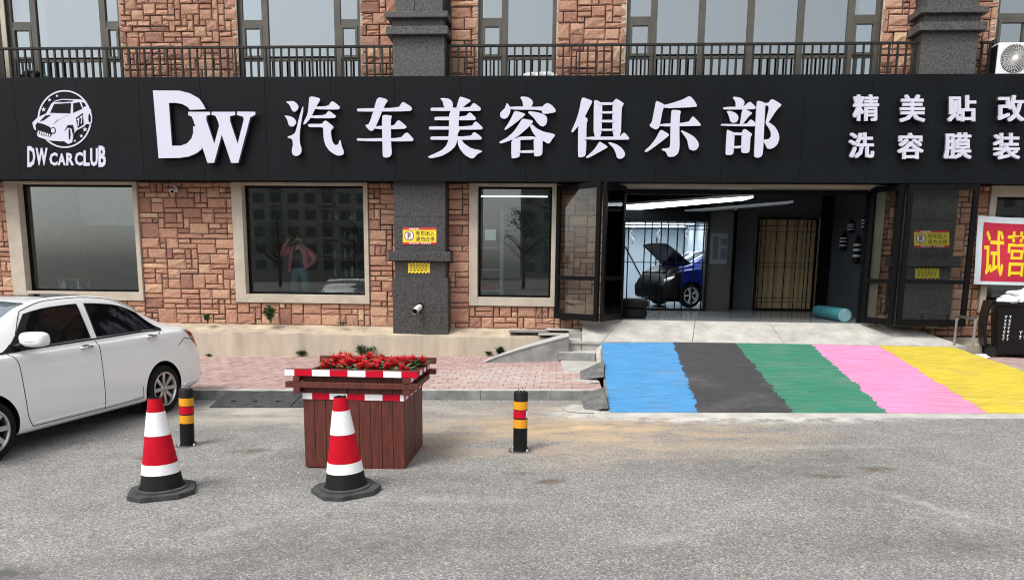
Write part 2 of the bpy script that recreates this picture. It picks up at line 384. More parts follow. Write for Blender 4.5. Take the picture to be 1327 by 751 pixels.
def put(name, me, parent=None, local=False):
    o = bpy.data.objects.new(name, me); col.objects.link(o)
    if parent is not None:
        o.parent = parent
        if not local and parent.type == 'EMPTY': o.matrix_parent_inverse = basis(parent).inverted()
    return o
def copy_tree(o, parent=None):
    c = o.copy(); col.objects.link(c); c.parent = parent
    if parent is not None: c.matrix_parent_inverse = o.matrix_parent_inverse.copy()
    for ch in list(o.children): copy_tree(ch, c)
    return c
def struct(name, mb, m, **k):
    o = mb.build(name, m, **k); o['kind'] = 'structure'; return o
def jit(a): return random.uniform(-a, a)
def rect(x0, y0, x1, y1): return [(x0, y0), (x1, y0), (x1, y1), (x0, y1)]
def chaikin(p, k=1):
    for _ in range(k):
        q = []
        for i in range(len(p)):
            a, b = p[i], p[(i + 1) % len(p)]
            q += [(a[0] * .8 + b[0] * .2, a[1] * .8 + b[1] * .2), (a[0] * .2 + b[0] * .8, a[1] * .2 + b[1] * .8)]
        p = q
    return p
_glyph = {}
def glyph(ch, bold=.02, res=2):
    k = (ch, bold)
    if k in _glyph: return _glyph[k]
    c = bpy.data.curves.new('glyph', 'FONT'); c.body = ch; c.size = 1; c.offset = bold; c.resolution_u = res
    o = bpy.data.objects.new('glyph', c); col.objects.link(o)
    dg = bpy.context.evaluated_depsgraph_get(); me = bpy.data.meshes.new_from_object(o.evaluated_get(dg))
    vs = [(v.co.x, v.co.y) for v in me.vertices]; fs = [tuple(p.vertices) for p in me.polygons]
    bpy.data.objects.remove(o); bpy.data.curves.remove(c); bpy.data.meshes.remove(me)
    x0 = min(v[0] for v in vs); x1 = max(v[0] for v in vs); y0 = min(v[1] for v in vs); y1 = max(v[1] for v in vs)
    _glyph[k] = ([((v[0] - x0) / (x1 - x0), (y1 - v[1]) / (y1 - y0)) for v in vs], fs); return _glyph[k]
def put_glyph(mb, ch, box, fa, fb, bold=.02, shear=0):
    vs, fs = glyph(ch, bold); x0, y0, x1, y1 = box
    pts = [(x0 + u * (x1 - x0) + shear * (.5 - v), y0 + v * (y1 - y0)) for u, v in vs]
    # weld so that shared edges are found
    key = {}; idx = []; out = []
    for p in pts:
        k = (round(p[0], 4), round(p[1], 4))
        if k not in key: key[k] = len(out); out.append(p)
        idx.append(key[k])
    tr = [tuple(idx[i] for i in f) for f in fs]; tr = [t for t in tr if len(set(t)) == len(t)]
    mb.flat(out, tr, fa, fb)

# ================================================================== THE SETTING
FY = 15.0          # face of the shop wall
FLOOR = .82        # shop floor
BASE = .60         # foot of the stone cladding
def fx(x, y=310, Y=FY): return at(x, y, Y).x
def fz(y, x=663, Y=FY): return at(x, y, Y).z

# road: one sheet, gently tilted with the street
mb = MB(); mb.add([(-90, -110, gz(-90)), (90, -110, gz(90)), (90, 10.26, gz(90)), (-90, 10.26, gz(-90))], [(0, 1, 2, 3)])
struct('road', mb, 'asphalt', fix=False)
# ground under pavement and building
mb = MB(); mb.add([(-90, 10.26, gz(-90) - .05), (90, 10.26, gz(90) - .05), (90, 60, gz(90) - .05), (-90, 60, gz(-90) - .05)], [(0, 1, 2, 3)])
struct('ground', mb, 'dirt', fix=False)

# kerb: stones one metre long, joints open a few millimetres
kerb = empty('kerb', (0, 10.3, 0)); kerb['kind'] = 'structure'
x = -14.0
while x < .35:
    x1 = min(x + .993, .52); mb = MB()
    zt0, zt1 = wz(x), wz(x1); y0 = 10.25 + jit(.006)
    mb.hexa([(x, y0, gz(x) - .1), (x1, y0, gz(x1) - .1), (x1, 10.41, gz(x1) - .1), (x, 10.41, gz(x) - .1)], [(x, y0 + .012, zt0), (x1, y0 + .012, zt1), (x1, 10.41, zt1), (x, 10.41, zt0)])
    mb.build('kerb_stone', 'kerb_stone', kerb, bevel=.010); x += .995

# pavement bed and its pavers
side = empty('pavement', (0, 12.4, 0)); side['kind'] = 'structure'
for (xa, xb) in ((-14, .655), (7.38, 17.9)):
    mb = MB(); mb.hexa([(xa, 10.412, gz(xa) - .04), (xb, 10.412, gz(xb) - .04), (xb, 14.42, gz(xb) - .04), (xa, 14.42, gz(xa) - .04)],
                       [(xa, 10.412, wz(xa) - .02), (xb, 10.412, wz(xb) - .02), (xb, 14.42, wz(xb) - .02), (xa, 14.42, wz(xa) - .02)])
    mb.build('bedding', 'paver_bed', side)
PW = .222; cells = []
for r in range(18):
    yy = 10.415 + r * PW
    for c in range(-63, 80):
        xx = c * PW + (PW / 2 if r % 2 else 0)
        if xx > .42 and xx < 7.3: continue
        if xx > 17.6: continue
        cells.append((xx, yy))
vis = [c for c in cells if -6.9 < c[0] < .5 or 7.3 < c[0] < 9]; vis.sort(key=lambda c: c[1] + abs(c[0]) * .03); near = set(vis[:300])
def paver(mb, x, y):
    g = .0011; dz = jit(.0022); x0, x1, y0, y1 = x + g, x + PW - g, y + g, y + PW - g; b = .0035
    dust = max(0, 1 - math.hypot((x + .9) / 1.5, (y - 11.6) / 1.6)) * .9
    t = min(1, max(0, random.gauss(.42, .16) + dust))
    mb.add([(x0, y0, wz(x0) - .02), (x1, y0, wz(x1) - .02), (x1, y1, wz(x1) - .02), (x0, y1, wz(x0) - .02),
            (x0 + b, y0 + b, wz(x0) + dz), (x1 - b, y0 + b, wz(x1) + dz), (x1 - b, y1 - b, wz(x1) + dz), (x0 + b, y1 - b, wz(x0) + dz)],
           [(4, 5, 6, 7), (0, 1, 5, 4), (1, 2, 6, 5), (2, 3, 7, 6), (3, 0, 4, 7)], t)
rest = MB()
for c in cells:
    if c in near: mb = MB(); paver(mb, *c); mb.build('paver', 'paver', side, fix=False)
    else: paver(rest, *c)
o = rest.build('paver_field', 'paver', side, fix=False); o['kind'] = 'stuff'

# retaining ledge in front of the shop: concrete face, earth on top
led = empty('ledge', (-4, 14.4, .1)); led['kind'] = 'structure'
x = -14.0; xs = []
xs = [-14.0]
for i, xa in enumerate(xs):
    xb = .22
    mb = MB(); mb.hexa([(xa, 14.4, -.3), (xb, 14.4, -.05), (xb, 14.62, -.05), (xa, 14.62, -.3)], [(xa, 14.41, .475), (xb, 14.41, .475), (xb, 14.62, .475), (xa, 14.62, .475)])
    mb.build('concrete_face', 'ledge', led, bevel=.015)
mb = MB(); n = 90
vs = []; fs = []
for i in range(n + 1):
    xx = -14 + 14.25 * i / n
    for j, (yy, zz) in enumerate(((14.42, .478), (14.6, .50), (14.8, .545), (15.02, .615))):
        vs.append((xx, yy, zz + (jit(.012) if j else jit(.004))))
for i in range(n):
    for j in range(3): a = i * 4 + j; fs.append((a, a + 4, a + 5, a + 1))
mb.add(vs, fs); mb.build('earth', 'dirt', led, smooth=True)
# same on the right of the entrance
mb = MB(); mb.hexa([(7.55, 14.55, .2), (18, 14.55, .2), (18, 15, .2), (7.55, 15, .2)], [(7.55, 14.56, .47), (18, 14.56, .47), (18, 15, .58), (7.55, 15, .58)]); mb.build('concrete_face', 'ledge', led, bevel=.012)

# ------------------------------------------------------------------ entrance ramp with five painted stripes
RB, RT = 9.3, 14.1
def rz_(x, y):
    t = (y - RB) / (RT - RB); return (gz(x) + .03) * (1 - t) + .47 * t
ramp = empty('ramp', (4, 9.3, .05)); ramp['kind'] = 'structure'
mb = MB()
def lx(y): return .69 + (.84 - .69) * (y - RB) / (RT - RB)
def rx(y): return 7.16 + .15 * (y - RB) / (RT - RB)
mb.hexa([(lx(RB) - .03, RB - .02, gz(1) - .1), (rx(RB), RB - .02, gz(7) - .1), (rx(RT), RT, -.1), (lx(RT) - .03, RT, -.1)],
        [(lx(RB) - .03, RB - .02, rz_(.66, RB) - .06), (rx(RB), RB - .02, rz_(7.1, RB) - .06), (rx(RT), RT, .47 - .06), (lx(RT) - .03, RT, .47 - .06)])
mb.build('ramp_body', 'concrete_dark', ramp)
edges_b = [.69, 1.80, 2.967, 4.111, 5.297, 7.16]; edges_t = [.84, 2.186, 3.35, 4.738, 5.976, 7.31]
names = ['ramp_blue', 'ramp_grey', 'ramp_green', 'ramp_pink', 'ramp_yellow']
NR = 84   # transverse anti-slip ridges
wob = []
for k in range(6):
    l = []; w0 = 0
    for i in range(NR):
        if random.random() < .8: w0 = w0 * .35 + jit(.028)
        l.append(w0 if 0 < k < 5 else jit(.008))
    wob.append(l)
rowh = [jit(.003) for _ in range(NR)]
for k in range(5):
    mb = MB()
    for i in range(NR):
        y0 = RB + (RT - RB) * i / NR; y1 = RB + (RT - RB) * (i + 1) / NR - .010
        def ex(kk, y): return edges_b[kk] + (edges_t[kk] - edges_b[kk]) * (y - RB) / (RT - RB)
        g = .0
        a0 = ex(k, y0) + wob[k][i]; a1 = ex(k, y1) + wob[k][i]; b0 = ex(k + 1, y0) + wob[k + 1][i] - .002; b1 = ex(k + 1, y1) + wob[k + 1][i] - .002
        h = .006 + rowh[i] + jit(.0012); s = .016
        seg = 5; pts = []
        for q in range(seg + 1):
            u = q / seg; xa = a0 + (b0 - a0) * u; xb = a1 + (b1 - a1) * u; d = jit(.0022)
            pts += [(xa, y0, rz_(xa, y0) - .012), (xa, y0 + s, rz_(xa, y0 + s) + h + d), (xb, y1 - s, rz_(xb, y1 - s) + h + d), (xb, y1, rz_(xb, y1) - .012)]
        fs = []
        for q in range(seg):
            for j in range(3): o = q * 4 + j; fs.append((o, o + 4, o + 5, o + 1))
        fs += [(0, 1, 2, 3), (seg * 4 + 3, seg * 4 + 2, seg * 4 + 1, seg * 4)]
        mb.add(pts, fs)
    mb.build('painted_stripe', names[k], ramp, fix=False)
# joints where sections of the ramp meet: small chamfered strip along the foot
mb = MB(); mb.hexa([(.45, 9.05, gz(.45) - .02), (8, 9.02, gz(8) - .02), (8, 9.29, gz(8) - .02), (.45, 9.29, gz(.45) - .02)], [(.5, 9.1, gz(.5) + .006), (8, 9.07, gz(8) + .006), (8, 9.275, gz(8) + .022), (.5, 9.275, gz(.5) + .022)])
mb.build('ramp_toe', 'concrete_pale', ramp, bevel=.006)
# edge kerb right of the ramp
mb = MB(); mb.hexa([(7.36, 9.4, gz(7.4)), (7.5, 9.4, gz(7.5)), (7.62, 13.9, gz(7.6)), (7.5, 13.9, gz(7.5))], [(7.36, 9.4, wz(7.4) + .012), (7.5, 9.4, wz(7.5) + .012), (7.62, 13.9, wz(7.6) + .012), (7.5, 13.9, wz(7.5) + .012)])
mb.build('edge_kerb', 'concrete', ramp, bevel=.008)

# ------------------------------------------------------------------ threshold slab, steps and cheek
slab = empty('threshold', (3, 14.2, .1)); slab['kind'] = 'structure'
SLZ0, SLZ1 = .483, FLOOR
def slabpiece(x0, x1, x0b, x1b, name='slab'):
    mb = MB()
    mb.hexa([(x0, 13.88 if x0 < 1 else 14.11, .1), (x1, 13.88 if x1 < 1 else 14.11, .1), (x1b, 15.3, .1), (x0b, 15.3, .1)],
            [(x0, 13.88 if x0 < 1 else 14.11, SLZ0), (x1, 13.88 if x1 < 1 else 14.11, SLZ0), (x1b, 15.02, SLZ1 - .005), (x0b, 15.02, SLZ1 - .005)])
    return mb.build(name, 'concrete_pale', slab, bevel=.008)
# back corners
xsb = [.50, 1.30, 2.75, 4.2, 5.6, 6.75]; xsf = [.46, .835, 2.55, 4.25, 5.9, 7.56]
for i in range(5): slabpiece(xsf[i] + .004, xsf[i + 1] - .004, xsb[i] + .004, xsb[i + 1] - .004)
MB().box(.225, .495, 14.505, 15.0, .1, .60).build('landing', 'concrete', slab, bevel=.008)
MB().box(.20, .455, 13.88, 14.5, .1, SLZ0 - .002).build('landing', 'concrete_pale', slab, bevel=.008)
MB().box(.22, .832, 13.845, 13.876, SLZ0 - .05, SLZ0 + .004).build('nosing', 'concrete_pale', slab, bevel=.006)
step = empty('steps', (.3, 13.4, .15)); step['kind'] = 'structure'
p = atz(716, 484, wz(.1)); q = atz(778, 484, wz(.8))
mb = MB(); mb.hexa([(.10, 12.0, .1), (.78, 12.0, .1), (.80, 13.86, .1), (.05, 13.86, .1)], [(.12, 12.05, wz(.1) + .025), (.76, 12.05, wz(.7) + .02), (.78, 13.86, .165), (.06, 13.86, .165)]); mb.build('step', 'concrete_pale', step, bevel=.01)
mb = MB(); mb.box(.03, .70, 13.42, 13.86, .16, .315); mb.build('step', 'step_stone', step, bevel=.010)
mb = MB(); mb.hexa([(.71, 12.9, .15), (.80, 12.9, .15), (.83, 13.87, .15), (.71, 13.87, .15)], [(.71, 12.92, .19), (.80, 12.92, .2), (.83, 13.87, .44), (.71, 13.87, .33)]); mb.build('step_edge', 'concrete_pale', step, bevel=.008)
# curved concrete cheek rising from the pavement to the slab
ck = empty('ramp_cheek', (-.5, 13.6, .12))
tag(ck, 'low curved concrete cheek wall sloping up from the pavement to the steps', 'retaining wall')
mb = MB(); prof = []
N = 16
for i in range(N + 1):
    t = i / N; xx = -1.34 + t * 1.55; zt = wz(xx) + .005 + (.60 - wz(xx)) * (t ** .85); prof.append((xx, zt, 13.34 + .16 * t))
for i in range(N):
    (xa, za, ya), (xb, zb, yb) = prof[i], prof[i + 1]; dp = .12 + .30 * i / N; dq = .12 + .30 * (i + 1) / N
    mb.add([(xa, ya, wz(xa) - .05), (xb, yb, wz(xb) - .05), (xb, yb, zb - .02), (xa, ya, za - .02)], [(0, 1, 2, 3)])
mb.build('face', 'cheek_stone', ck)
mb = MB()
for i in range(N):
    (xa, za, ya), (xb, zb, yb) = prof[i], prof[i + 1]; da = .12 + .50 * i / N; db = .12 + .50 * (i + 1) / N
    mb.add([(xa, ya - .012, za - .022), (xb, yb - .012, zb - .022), (xb, yb - .012, zb), (xa, ya - .012, za), (xa, ya + da, za + .012), (xb, yb + db, zb + .012), (xa, ya + da, .1), (xb, yb + db, .1)],
           [(0, 1, 2, 3), (3, 2, 5, 4), (4, 5, 7, 6)] + ([(0, 3, 4, 6)] if i == 0 else []) + ([(2, 1, 7, 5)] if i == N - 1 else []))
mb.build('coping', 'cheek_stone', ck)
# two kerb blocks bridging the level change beside the ramp
for (a, b, c, d, lab) in (((.36, 11.05), (.74, 11.75), .14, .17, 'rough grey kerb block wedged beside the blue stripe, nearer the steps'),
                          ((.36, 9.42), (.70, 10.22), .02, .17, 'rough grey kerb block wedged beside the blue stripe at street level')):
    t = empty('kerb_block', (a[0], a[1], c)); tag(t, lab, 'kerb block', 'kerb blocks beside the ramp')
    fq = [(757, 535, 9.45), (789, 529, 9.45), (783, 505, 9.80), (753, 515, 9.80)] if c < .1 else [(752, 492.5, 11.25), (783, 488, 11.25), (783, 469, 11.75), (751, 483, 11.75)]
    f4 = [at(*q_) for q_ in fq]; f4[0].z = max(f4[0].z, c - .01)
    bk = [v + Vector((.02, .38, -.02)) for v in f4]
    bk[0].z = bk[1].z = c - .02
    MB().hexa([tuple(v) for v in f4], [tuple(v) for v in bk]).build('block', 'block_dark', t, bevel=.012)
    n_ = 26; mbx = MB(); ctr = (a[0] + .02, a[1] + .18, c + .012); vs = [ctr]
    for i in range(n_):
        an = 2 * math.pi * i / n_; rr = .24 * (1 + .45 * noise.noise(Vector((math.cos(an) * 1.6, math.sin(an) * 1.6, c * 50)))); vs.append((ctr[0] + rr * math.cos(an) * 1.1, ctr[1] + rr * math.sin(an) * 1.3, c + SL * rr * math.cos(an) - .004))
    mbx.add(vs, [(0, 1 + i, 1 + (i + 1) % n_) for i in range(n_)]); mbx.build('cement_bed', 'concrete_pale', t, smooth=True, fix=False)

# ================================================================== THE SHOP BUILDING
bld = empty('shop_building', (0, 15, BASE))
tag(bld, 'shop building clad in reddish ashlar stone with beige window surrounds and dark granite pilasters', 'building')
SB = at(663, 235, 14.4).z      # underside of the sign
# openings (photo edges -> metres on the wall)
W1 = (fx(7, 235), fx(178.5, 235), fz(388, 150)); W2 = (fx(300.5, 235), fx(477, 235), fz(392.5, 400)); W3 = (fx(608.5, 235), fx(722, 235), fz(397, 660))
W1 = (W1[0], W1[1], (W1[2] + W2[2] + W3[2]) / 3); W2 = (W2[0], W2[1], W1[2]); W3 = (W3[0], W3[1], W1[2])
W4 = (fx(1283, 240), fx(1283, 240) + 2.6, W1[2])
OP0, OP1 = fx(808, 243), fx(1128, 300)       # clear door opening
OS0, OS1 = OP0 - .19, OP1 + .21              # with its beige surround
PL = (at(511, 300, 14.6).x, at(577, 300, 14.6).x); PR = (at(1169, 300, 14.6).x, at(1238, 300, 14.6).x)
ZW = 3.46                                    # head of the ground floor openings
TOPZ = 8.6
U = [(fx(8, 30) , fx(155.5, 30)), (fx(308, 30), fx(467, 30)), (fx(620, 30), fx(721, 30)), (fx(812, 30), fx(1142, 30)), (fx(1291, 30), fx(1291, 30) + 2.4)]
U0Z, U1Z = 5.05, 7.6
XL, XR = -14.0, 18.0
# mortar-coloured backing wall, one block per bay
wall = MB()
def wb(x0, x1, z0, z1): wall.box(x0, x1, FY, FY + .3, z0, z1)
xs = [XL, W1[0], W1[1], W2[0], W2[1], W3[0], W3[1], OS0, OS1, W4[0], W4[1], XR]
for i in range(0, len(xs) - 1):
    a, b = xs[i], xs[i + 1]
    if i % 2 == 0: wb(a, b, .3, ZW)
    elif a in (W1[0], W2[0], W3[0], W4[0]): wb(a, b, .3, W1[2])
wb(XL, XR, ZW + .001, U0Z)
ux = [XL] + [v for u in U for v in u] + [XR]
for i in range(0, len(ux), 2): wb(ux[i], ux[i + 1], U0Z + .001, U1Z)
wb(XL, XR, U1Z + .001, TOPZ)
wallo = wall.build('wall', 'mortar', bld)

# random ashlar: grid cells merged into stones of mixed size
stones = []
def ashlar(X0, X1, Z0, Z1, uw=.128, uh=.103):
    nx = max(1, round((X1 - X0) / uw)); nz = max(1, round((Z1 - Z0) / uh)); du = (X1 - X0) / nx; dv = (Z1 - Z0) / nz
    occ = [[False] * nx for _ in range(nz)]
    shapes = [(2, 2, 5), (3, 2, 5), (2, 1, 6), (3, 1, 4), (1, 1, 3), (1, 2, 2.2), (2, 3, .7), (4, 1, 1.0), (3, 3, .35)]
    for r in range(nz):
        for c in range(nx):
            if occ[r][c]: continue
            opts = []
            for (a, b, wgt) in shapes:
                if c + a <= nx and r + b <= nz and all(not occ[r + j][c + i] for i in range(a) for j in range(b)): opts.append((a, b, wgt))
            a, b, _ = random.choices(opts, [o[2] for o in opts])[0]
            for i in range(a):
                for j in range(b): occ[r + j][c + i] = True
            stones.append((X0 + c * du, X0 + (c + a) * du, Z0 + r * dv, Z0 + (r + b) * dv))
W1Z = W1[2]
ashlar(-12.6, W1[0], BASE, ZW)
ashlar(W1[0], W1[1], BASE, W1Z); ashlar(W1[1], W2[0], BASE, ZW); ashlar(W2[0], W2[1], BASE, W1Z); ashlar(W2[1], PL[0], BASE, ZW)
ashlar(PL[1], W3[0], BASE, ZW); ashlar(W3[0], W3[1], BASE, W1Z); ashlar(W3[1], OS0, BASE, ZW)
ashlar(PR[0], PR[1], BASE, .80); ashlar(OS1, PR[0], BASE, ZW); ashlar(PR[1], W4[0], BASE, ZW); ashlar(W4[0], min(W4[1], 9.6), BASE, W1Z)
ashlar(W4[1], 17.5, BASE, ZW); ashlar(U[4][1], 17.5, 5.4, 7.75)
for a, b in ((U[0][1], U[1][0]), (U[1][1], at(512, 60, 14.6).x), (at(580, 60, 14.6).x, U[2][0]), (U[2][1], U[3][0]), (U[3][1], at(1195, 60, 14.6).x), (at(1268, 60, 14.6).x, U[4][0])):
    ashlar(a, b, 5.4, 7.75)
def stone(mb, x0, x1, z0, z1):
    g = random.uniform(.0065, .011); x0 += g; x1 -= g; z0 += g * .85; z1 -= g * .85
    w_, h_ = x1 - x0, z1 - z0; b = min(w_, h_) * .13; d = random.uniform(.022, .042)
    yb = FY + .004; yf = FY - d
    tilt = (jit(.008), jit(.008))
    def y_(u, v): return yf + tilt[0] * (u - .5) + tilt[1] * (v - .5) + jit(.009)
    o4 = [(x0 + jit(.004), yb, z0 + jit(.003)), (x1 + jit(.004), yb, z0 + jit(.003)), (x1 + jit(.004), yb, z1 + jit(.003)), (x0 + jit(.004), yb, z1 + jit(.003))]
    m4 = [(p[0], yf + .016, p[2]) for p in o4]
    us = [b / w_, .5 + jit(.12), 1 - b / w_]; vs_ = [b / h_, .5 + jit(.12), 1 - b / h_]
    g9 = [(x0 + u * w_, y_(u, v) - (.006 if (i == 1 and j == 1) else 0), z0 + v * h_) for j, v in enumerate(vs_) for i, u in enumerate(us)]
    v = o4 + m4 + g9; k = 8
    f = [(0, 1, 5, 4), (1, 2, 6, 5), (2, 3, 7, 6), (3, 0, 4, 7),
         (k, k + 1, k + 4, k + 3), (k + 1, k + 2, k + 5, k + 4), (k + 3, k + 4, k + 7, k + 6), (k + 4, k + 5, k + 8, k + 7),
         (4, 5, k + 2, k + 1, k), (5, 6, k + 8, k + 5, k + 2), (6, 7, k + 6, k + 7, k + 8), (7, 4, k, k + 3, k + 6)]
    t = min(1, max(0, random.gauss(.50, .19)))
    mb.add(v, f, t)
def showing(s):
    """area that shows between the frame edges and below/above the sign"""
    x0, x1, z0, z1 = s; X = (x0 + x1) / 2; Z = (z0 + z1) / 2
    if z1 > 3.35 and z0 < 5.5: return 0
    if Z > 6.95 or X > 8.3 or X < -10.6: return 0
    if X < -8.6 and Z < 1.35: return 0
    return (x1 - x0) * (z1 - z0)
order = sorted(stones, key=showing, reverse=True); big = set(order[:300])
rest = MB()
for s in stones:
    if s in big: mb = MB(); stone(mb, *s); mb.build('stone', 'stone', wallo, fix=False)
    else: stone(rest, *s)
o = rest.build('stone_cladding', 'stone', bld, fix=False); o['kind'] = 'stuff'

# windows of the ground floor: beige surround, dark frame, pane
def shop_window(X0, X1, Z0, Z1, sl, sr, st, sb, mull=()):
    mb = MB(); yf = FY - .075
    wn = MB().box(X0, X0 + sl, yf, FY + .22, Z0, Z1).build('window', 'beige', bld, bevel=.008)   # left jamb carries the rest
    MB().box(X1 - sr, X1, yf, FY + .22, Z0, Z1).build('jamb', 'beige', wn, bevel=.008)
    MB().box(X0 + sl, X1 - sr, yf + .003, FY + .22, Z1 - st, Z1).build('head', 'beige', wn, bevel=.008)
    MB().box(X0 + sl, X1 - sr, yf + .003, FY + .22, Z0, Z0 + sb).build('sill', 'beige', wn, bevel=.008)
    a, b, c, d = X0 + sl, X1 - sr, Z0 + sb, Z1 - st; t = .045; y0, y1 = FY + .10, FY + .15
    fr = MB(); fr.box(a, a + t, y0, y1, c, d); fr.box(b - t, b, y0, y1, c, d); fr.box(a + t, b - t, y0 + .002, y1 - .002, d - t, d); fr.box(a + t, b - t, y0 + .002, y1 - .002, c, c + t)
    for mx in mull: fr.box(mx - .02, mx + .02, y0 + .004, y1 - .004, c + t, d - t)
    fr.build('frame', 'black_frame', wn)
    MB().box(a + t, b - t, FY + .120, FY + .128, c + t, d - t).build('pane', 'glass_shop', wn)
    return wn
sbm = fz(381.5, 400) - W1Z
shop_window(W1[0], W1[1], W1Z, ZW, .29, .09, .05, sbm)
shop_window(W2[0], W2[1], W1Z, ZW, .22, .09, .05, sbm)
shop_window(W3[0], W3[1], W1Z, ZW, .17, .09, .05, sbm)
shop_window(W4[0], W4[1], W1Z, ZW, .12, .12, .20, sbm)

# upper windows
def upper_window(X0, X1, mulls, narrow):
    y0, y1 = FY + .06, FY + .13; t = .075; T0 = U0Z; T1 = U1Z
    fr = MB(); fr.box(X0, X0 + t, y0, y1, T0, T1); fr.box(X1 - t, X1, y0, y1, T0, T1); fr.box(X0 + t, X1 - t, y0, y1, T1 - t, T1); fr.box(X0 + t, X1 - t, y0, y1, T0, T0 + t)
    wn = fr.build('window', 'bronze_frame', bld)
    xs = [X0 + t] + [v for m in mulls for v in (m - .06, m + .06)] + [X1 - t]
    for m in mulls: MB().box(m - .06, m + .06, y0 - .01, y1 + .01, T0 + t, T1 - t).build('mullion', 'bronze_frame', wn)
    lowz = fz(74.5, 663)
    for i in range(0, len(xs), 2):
        a, b = xs[i], xs[i + 1]
        MB().box(a, b, y0 + .005, y1 - .005, lowz - .025, lowz + .025).build('transom', 'bronze_frame', wn)
        MB().box(a, b, FY + .09, FY + .10, T0 + t, lowz - .025).build('pane', 'glass_upper', wn)
        if (i // 2) in narrow:
            tz = fz(26, 663); MB().box(a, b, y0 + .005, y1 - .005, tz - .06, tz + .06).build('transom', 'bronze_frame', wn)
            s = MB(); u = .045; z0, z1 = lowz + .025, tz - .06
            s.box(a, a + u, y0 - .02, y1 - .02, z0, z1); s.box(b - u, b, y0 - .02, y1 - .02, z0, z1); s.box(a + u, b - u, y0 - .02, y1 - .02, z1 - u, z1); s.box(a + u, b - u, y0 - .02, y1 - .02, z0, z0 + u)
            s.build('casement', 'bronze_frame', wn)
            MB().box(a + u, b - u, FY + .08, FY + .09, z0 + u, z1 - u).build('pane', 'glass_upper', wn)
            MB().box(a, b, FY + .09, FY + .10, tz + .06, T1 - t).build('pane', 'glass_upper', wn)
        else:
            MB().box(a, b, FY + .09, FY + .10, lowz + .025, T1 - t).build('pane', 'glass_upper', wn)
    # room behind
    MB().box(X0, X1, FY + 1.2, FY + 1.25, T0, T1).build('blind', 'room_wall', wn)
    MB().box(X0 - .1, X0 - .003, FY - .02, FY + .2, T0 + .3, T1).build('jamb', 'beige', wn)
    MB().box(X1 + .003, X1 + .05, FY - .02, FY + .2, T0 + .3, T1).build('jamb', 'beige', wn)
upper_window(*U[0], [fx(41, 30), fx(131, 30)], (0, 2))
upper_window(*U[1], [fx(342, 30), fx(436, 30)], (0, 2))
upper_window(*U[2], [fx(654, 30)], (0,))
upper_window(*U[3], [fx(848, 30), fx(910.5, 30), fx(974, 30), fx(1039, 30), fx(1104, 30)], (0, 5))
upper_window(*U[4], [U[4][0] + .62], (0,))

# granite pilasters
def pilaster(x0, x1, low, foot=.45):
    ow = .0
    if low:
        z1 = fz(325.5, 545, 14.6); z2 = fz(338, 545, 14.6); z3 = fz(359.5, 545, 14.6)
        zj = fz(281, 545, 14.6); p_ = MB().box(x0, x1, 14.60, FY + .02, z1 + .002, zj - .002).build('pilaster', 'granite', bld, bevel=.004); MB().box(x0, x1, 14.602, FY + .02, zj + .001, SB + .02).build('shaft', 'granite', p_, bevel=.004)
        MB().box(x0 - .105, x1 + .105, 14.49, FY + .02, z2, z1).build('band', 'granite', p_, bevel=.006)
        MB().box(x0, x1, 14.603, FY + .02, z3 + .002, z2 - .002).build('shaft', 'granite', p_, bevel=.006)
        MB().box(x0 - .04, x1 + .05, 14.56, FY + .02, fz(404, 545, 14.56) + .003, z3).build('plinth', 'granite', p_, bevel=.006)
        MB().box(x0 - .042, x1 + .053, 14.555, FY + .02, foot, fz(404, 545, 14.56)).build('plinth', 'granite', p_, bevel=.006)
    else:
        zs = [fz(v, 545, 14.55) for v in (97, 46, 35.5, 24.5, 16.5)]
        p_ = MB().box(x0, x1, 14.58, FY + .02, 5.2, zs[1] + .0).build('pilaster', 'granite_light', bld, bevel=.008)
        MB().box(x0 - .10, x1 + .08, 14.47, FY + .02, zs[1] + .002, zs[2]).build('cornice', 'granite_light', p_, bevel=.008)
        MB().box(x0 + .0, x1 - .0, 14.57, FY + .02, zs[2] + .002, zs[3]).build('neck', 'granite_light', p_, bevel=.008)
        MB().box(x0 - .10, x1 + .08, 14.46, FY + .02, zs[3] + .002, zs[4]).build('cornice', 'granite_light', p_, bevel=.008)
        MB().box(x0 + .05, x0 + (x1 - x0) * .42, 14.62, FY + .02, zs[4] + .002, 7.9).build('shaft', 'granite_light', p_, bevel=.006)
        MB().box(x0 + (x1 - x0) * .42 + .006, x1 - .04, 14.62, FY + .02, zs[4] + .002, 7.9).build('shaft', 'granite_light', p_, bevel=.006)
pilaster(PL[0], PL[1], True); pilaster(PR[0], PR[1], True, .80)
pilaster(at(509, 70, 14.58).x, at(576, 70, 14.58).x, False); pilaster(at(1193, 70, 14.58).x, at(1266, 70, 14.58).x, False)

# door surround
MB().box(OS0, OP0, FY - .075, FY + .3, BASE, ZW).build('door_surround', 'beige', bld, bevel=.008)
MB().box(OP1, OS1, FY - .075, FY + .3, BASE, ZW).build('door_surround', 'beige', bld, bevel=.008)
MB().box(OP0 - .02, OP1 + .02, FY - .1, FY + .3, fz(243.5, 960), ZW + .05).build('door_surround', 'beige', bld, bevel=.008)
fr = MB(); fr.box(OP0 + .002, OP0 + .07, FY + .05, FY + .16, FLOOR, 3.36); fr.box(OP1 - .07, OP1 - .002, FY + .05, FY + .16, FLOOR, 3.36); fr.box(OP0 + .07, OP1 - .07, FY + .05, FY + .16, 3.28, 3.37)
fr.build('door_frame', 'black_frame', bld)
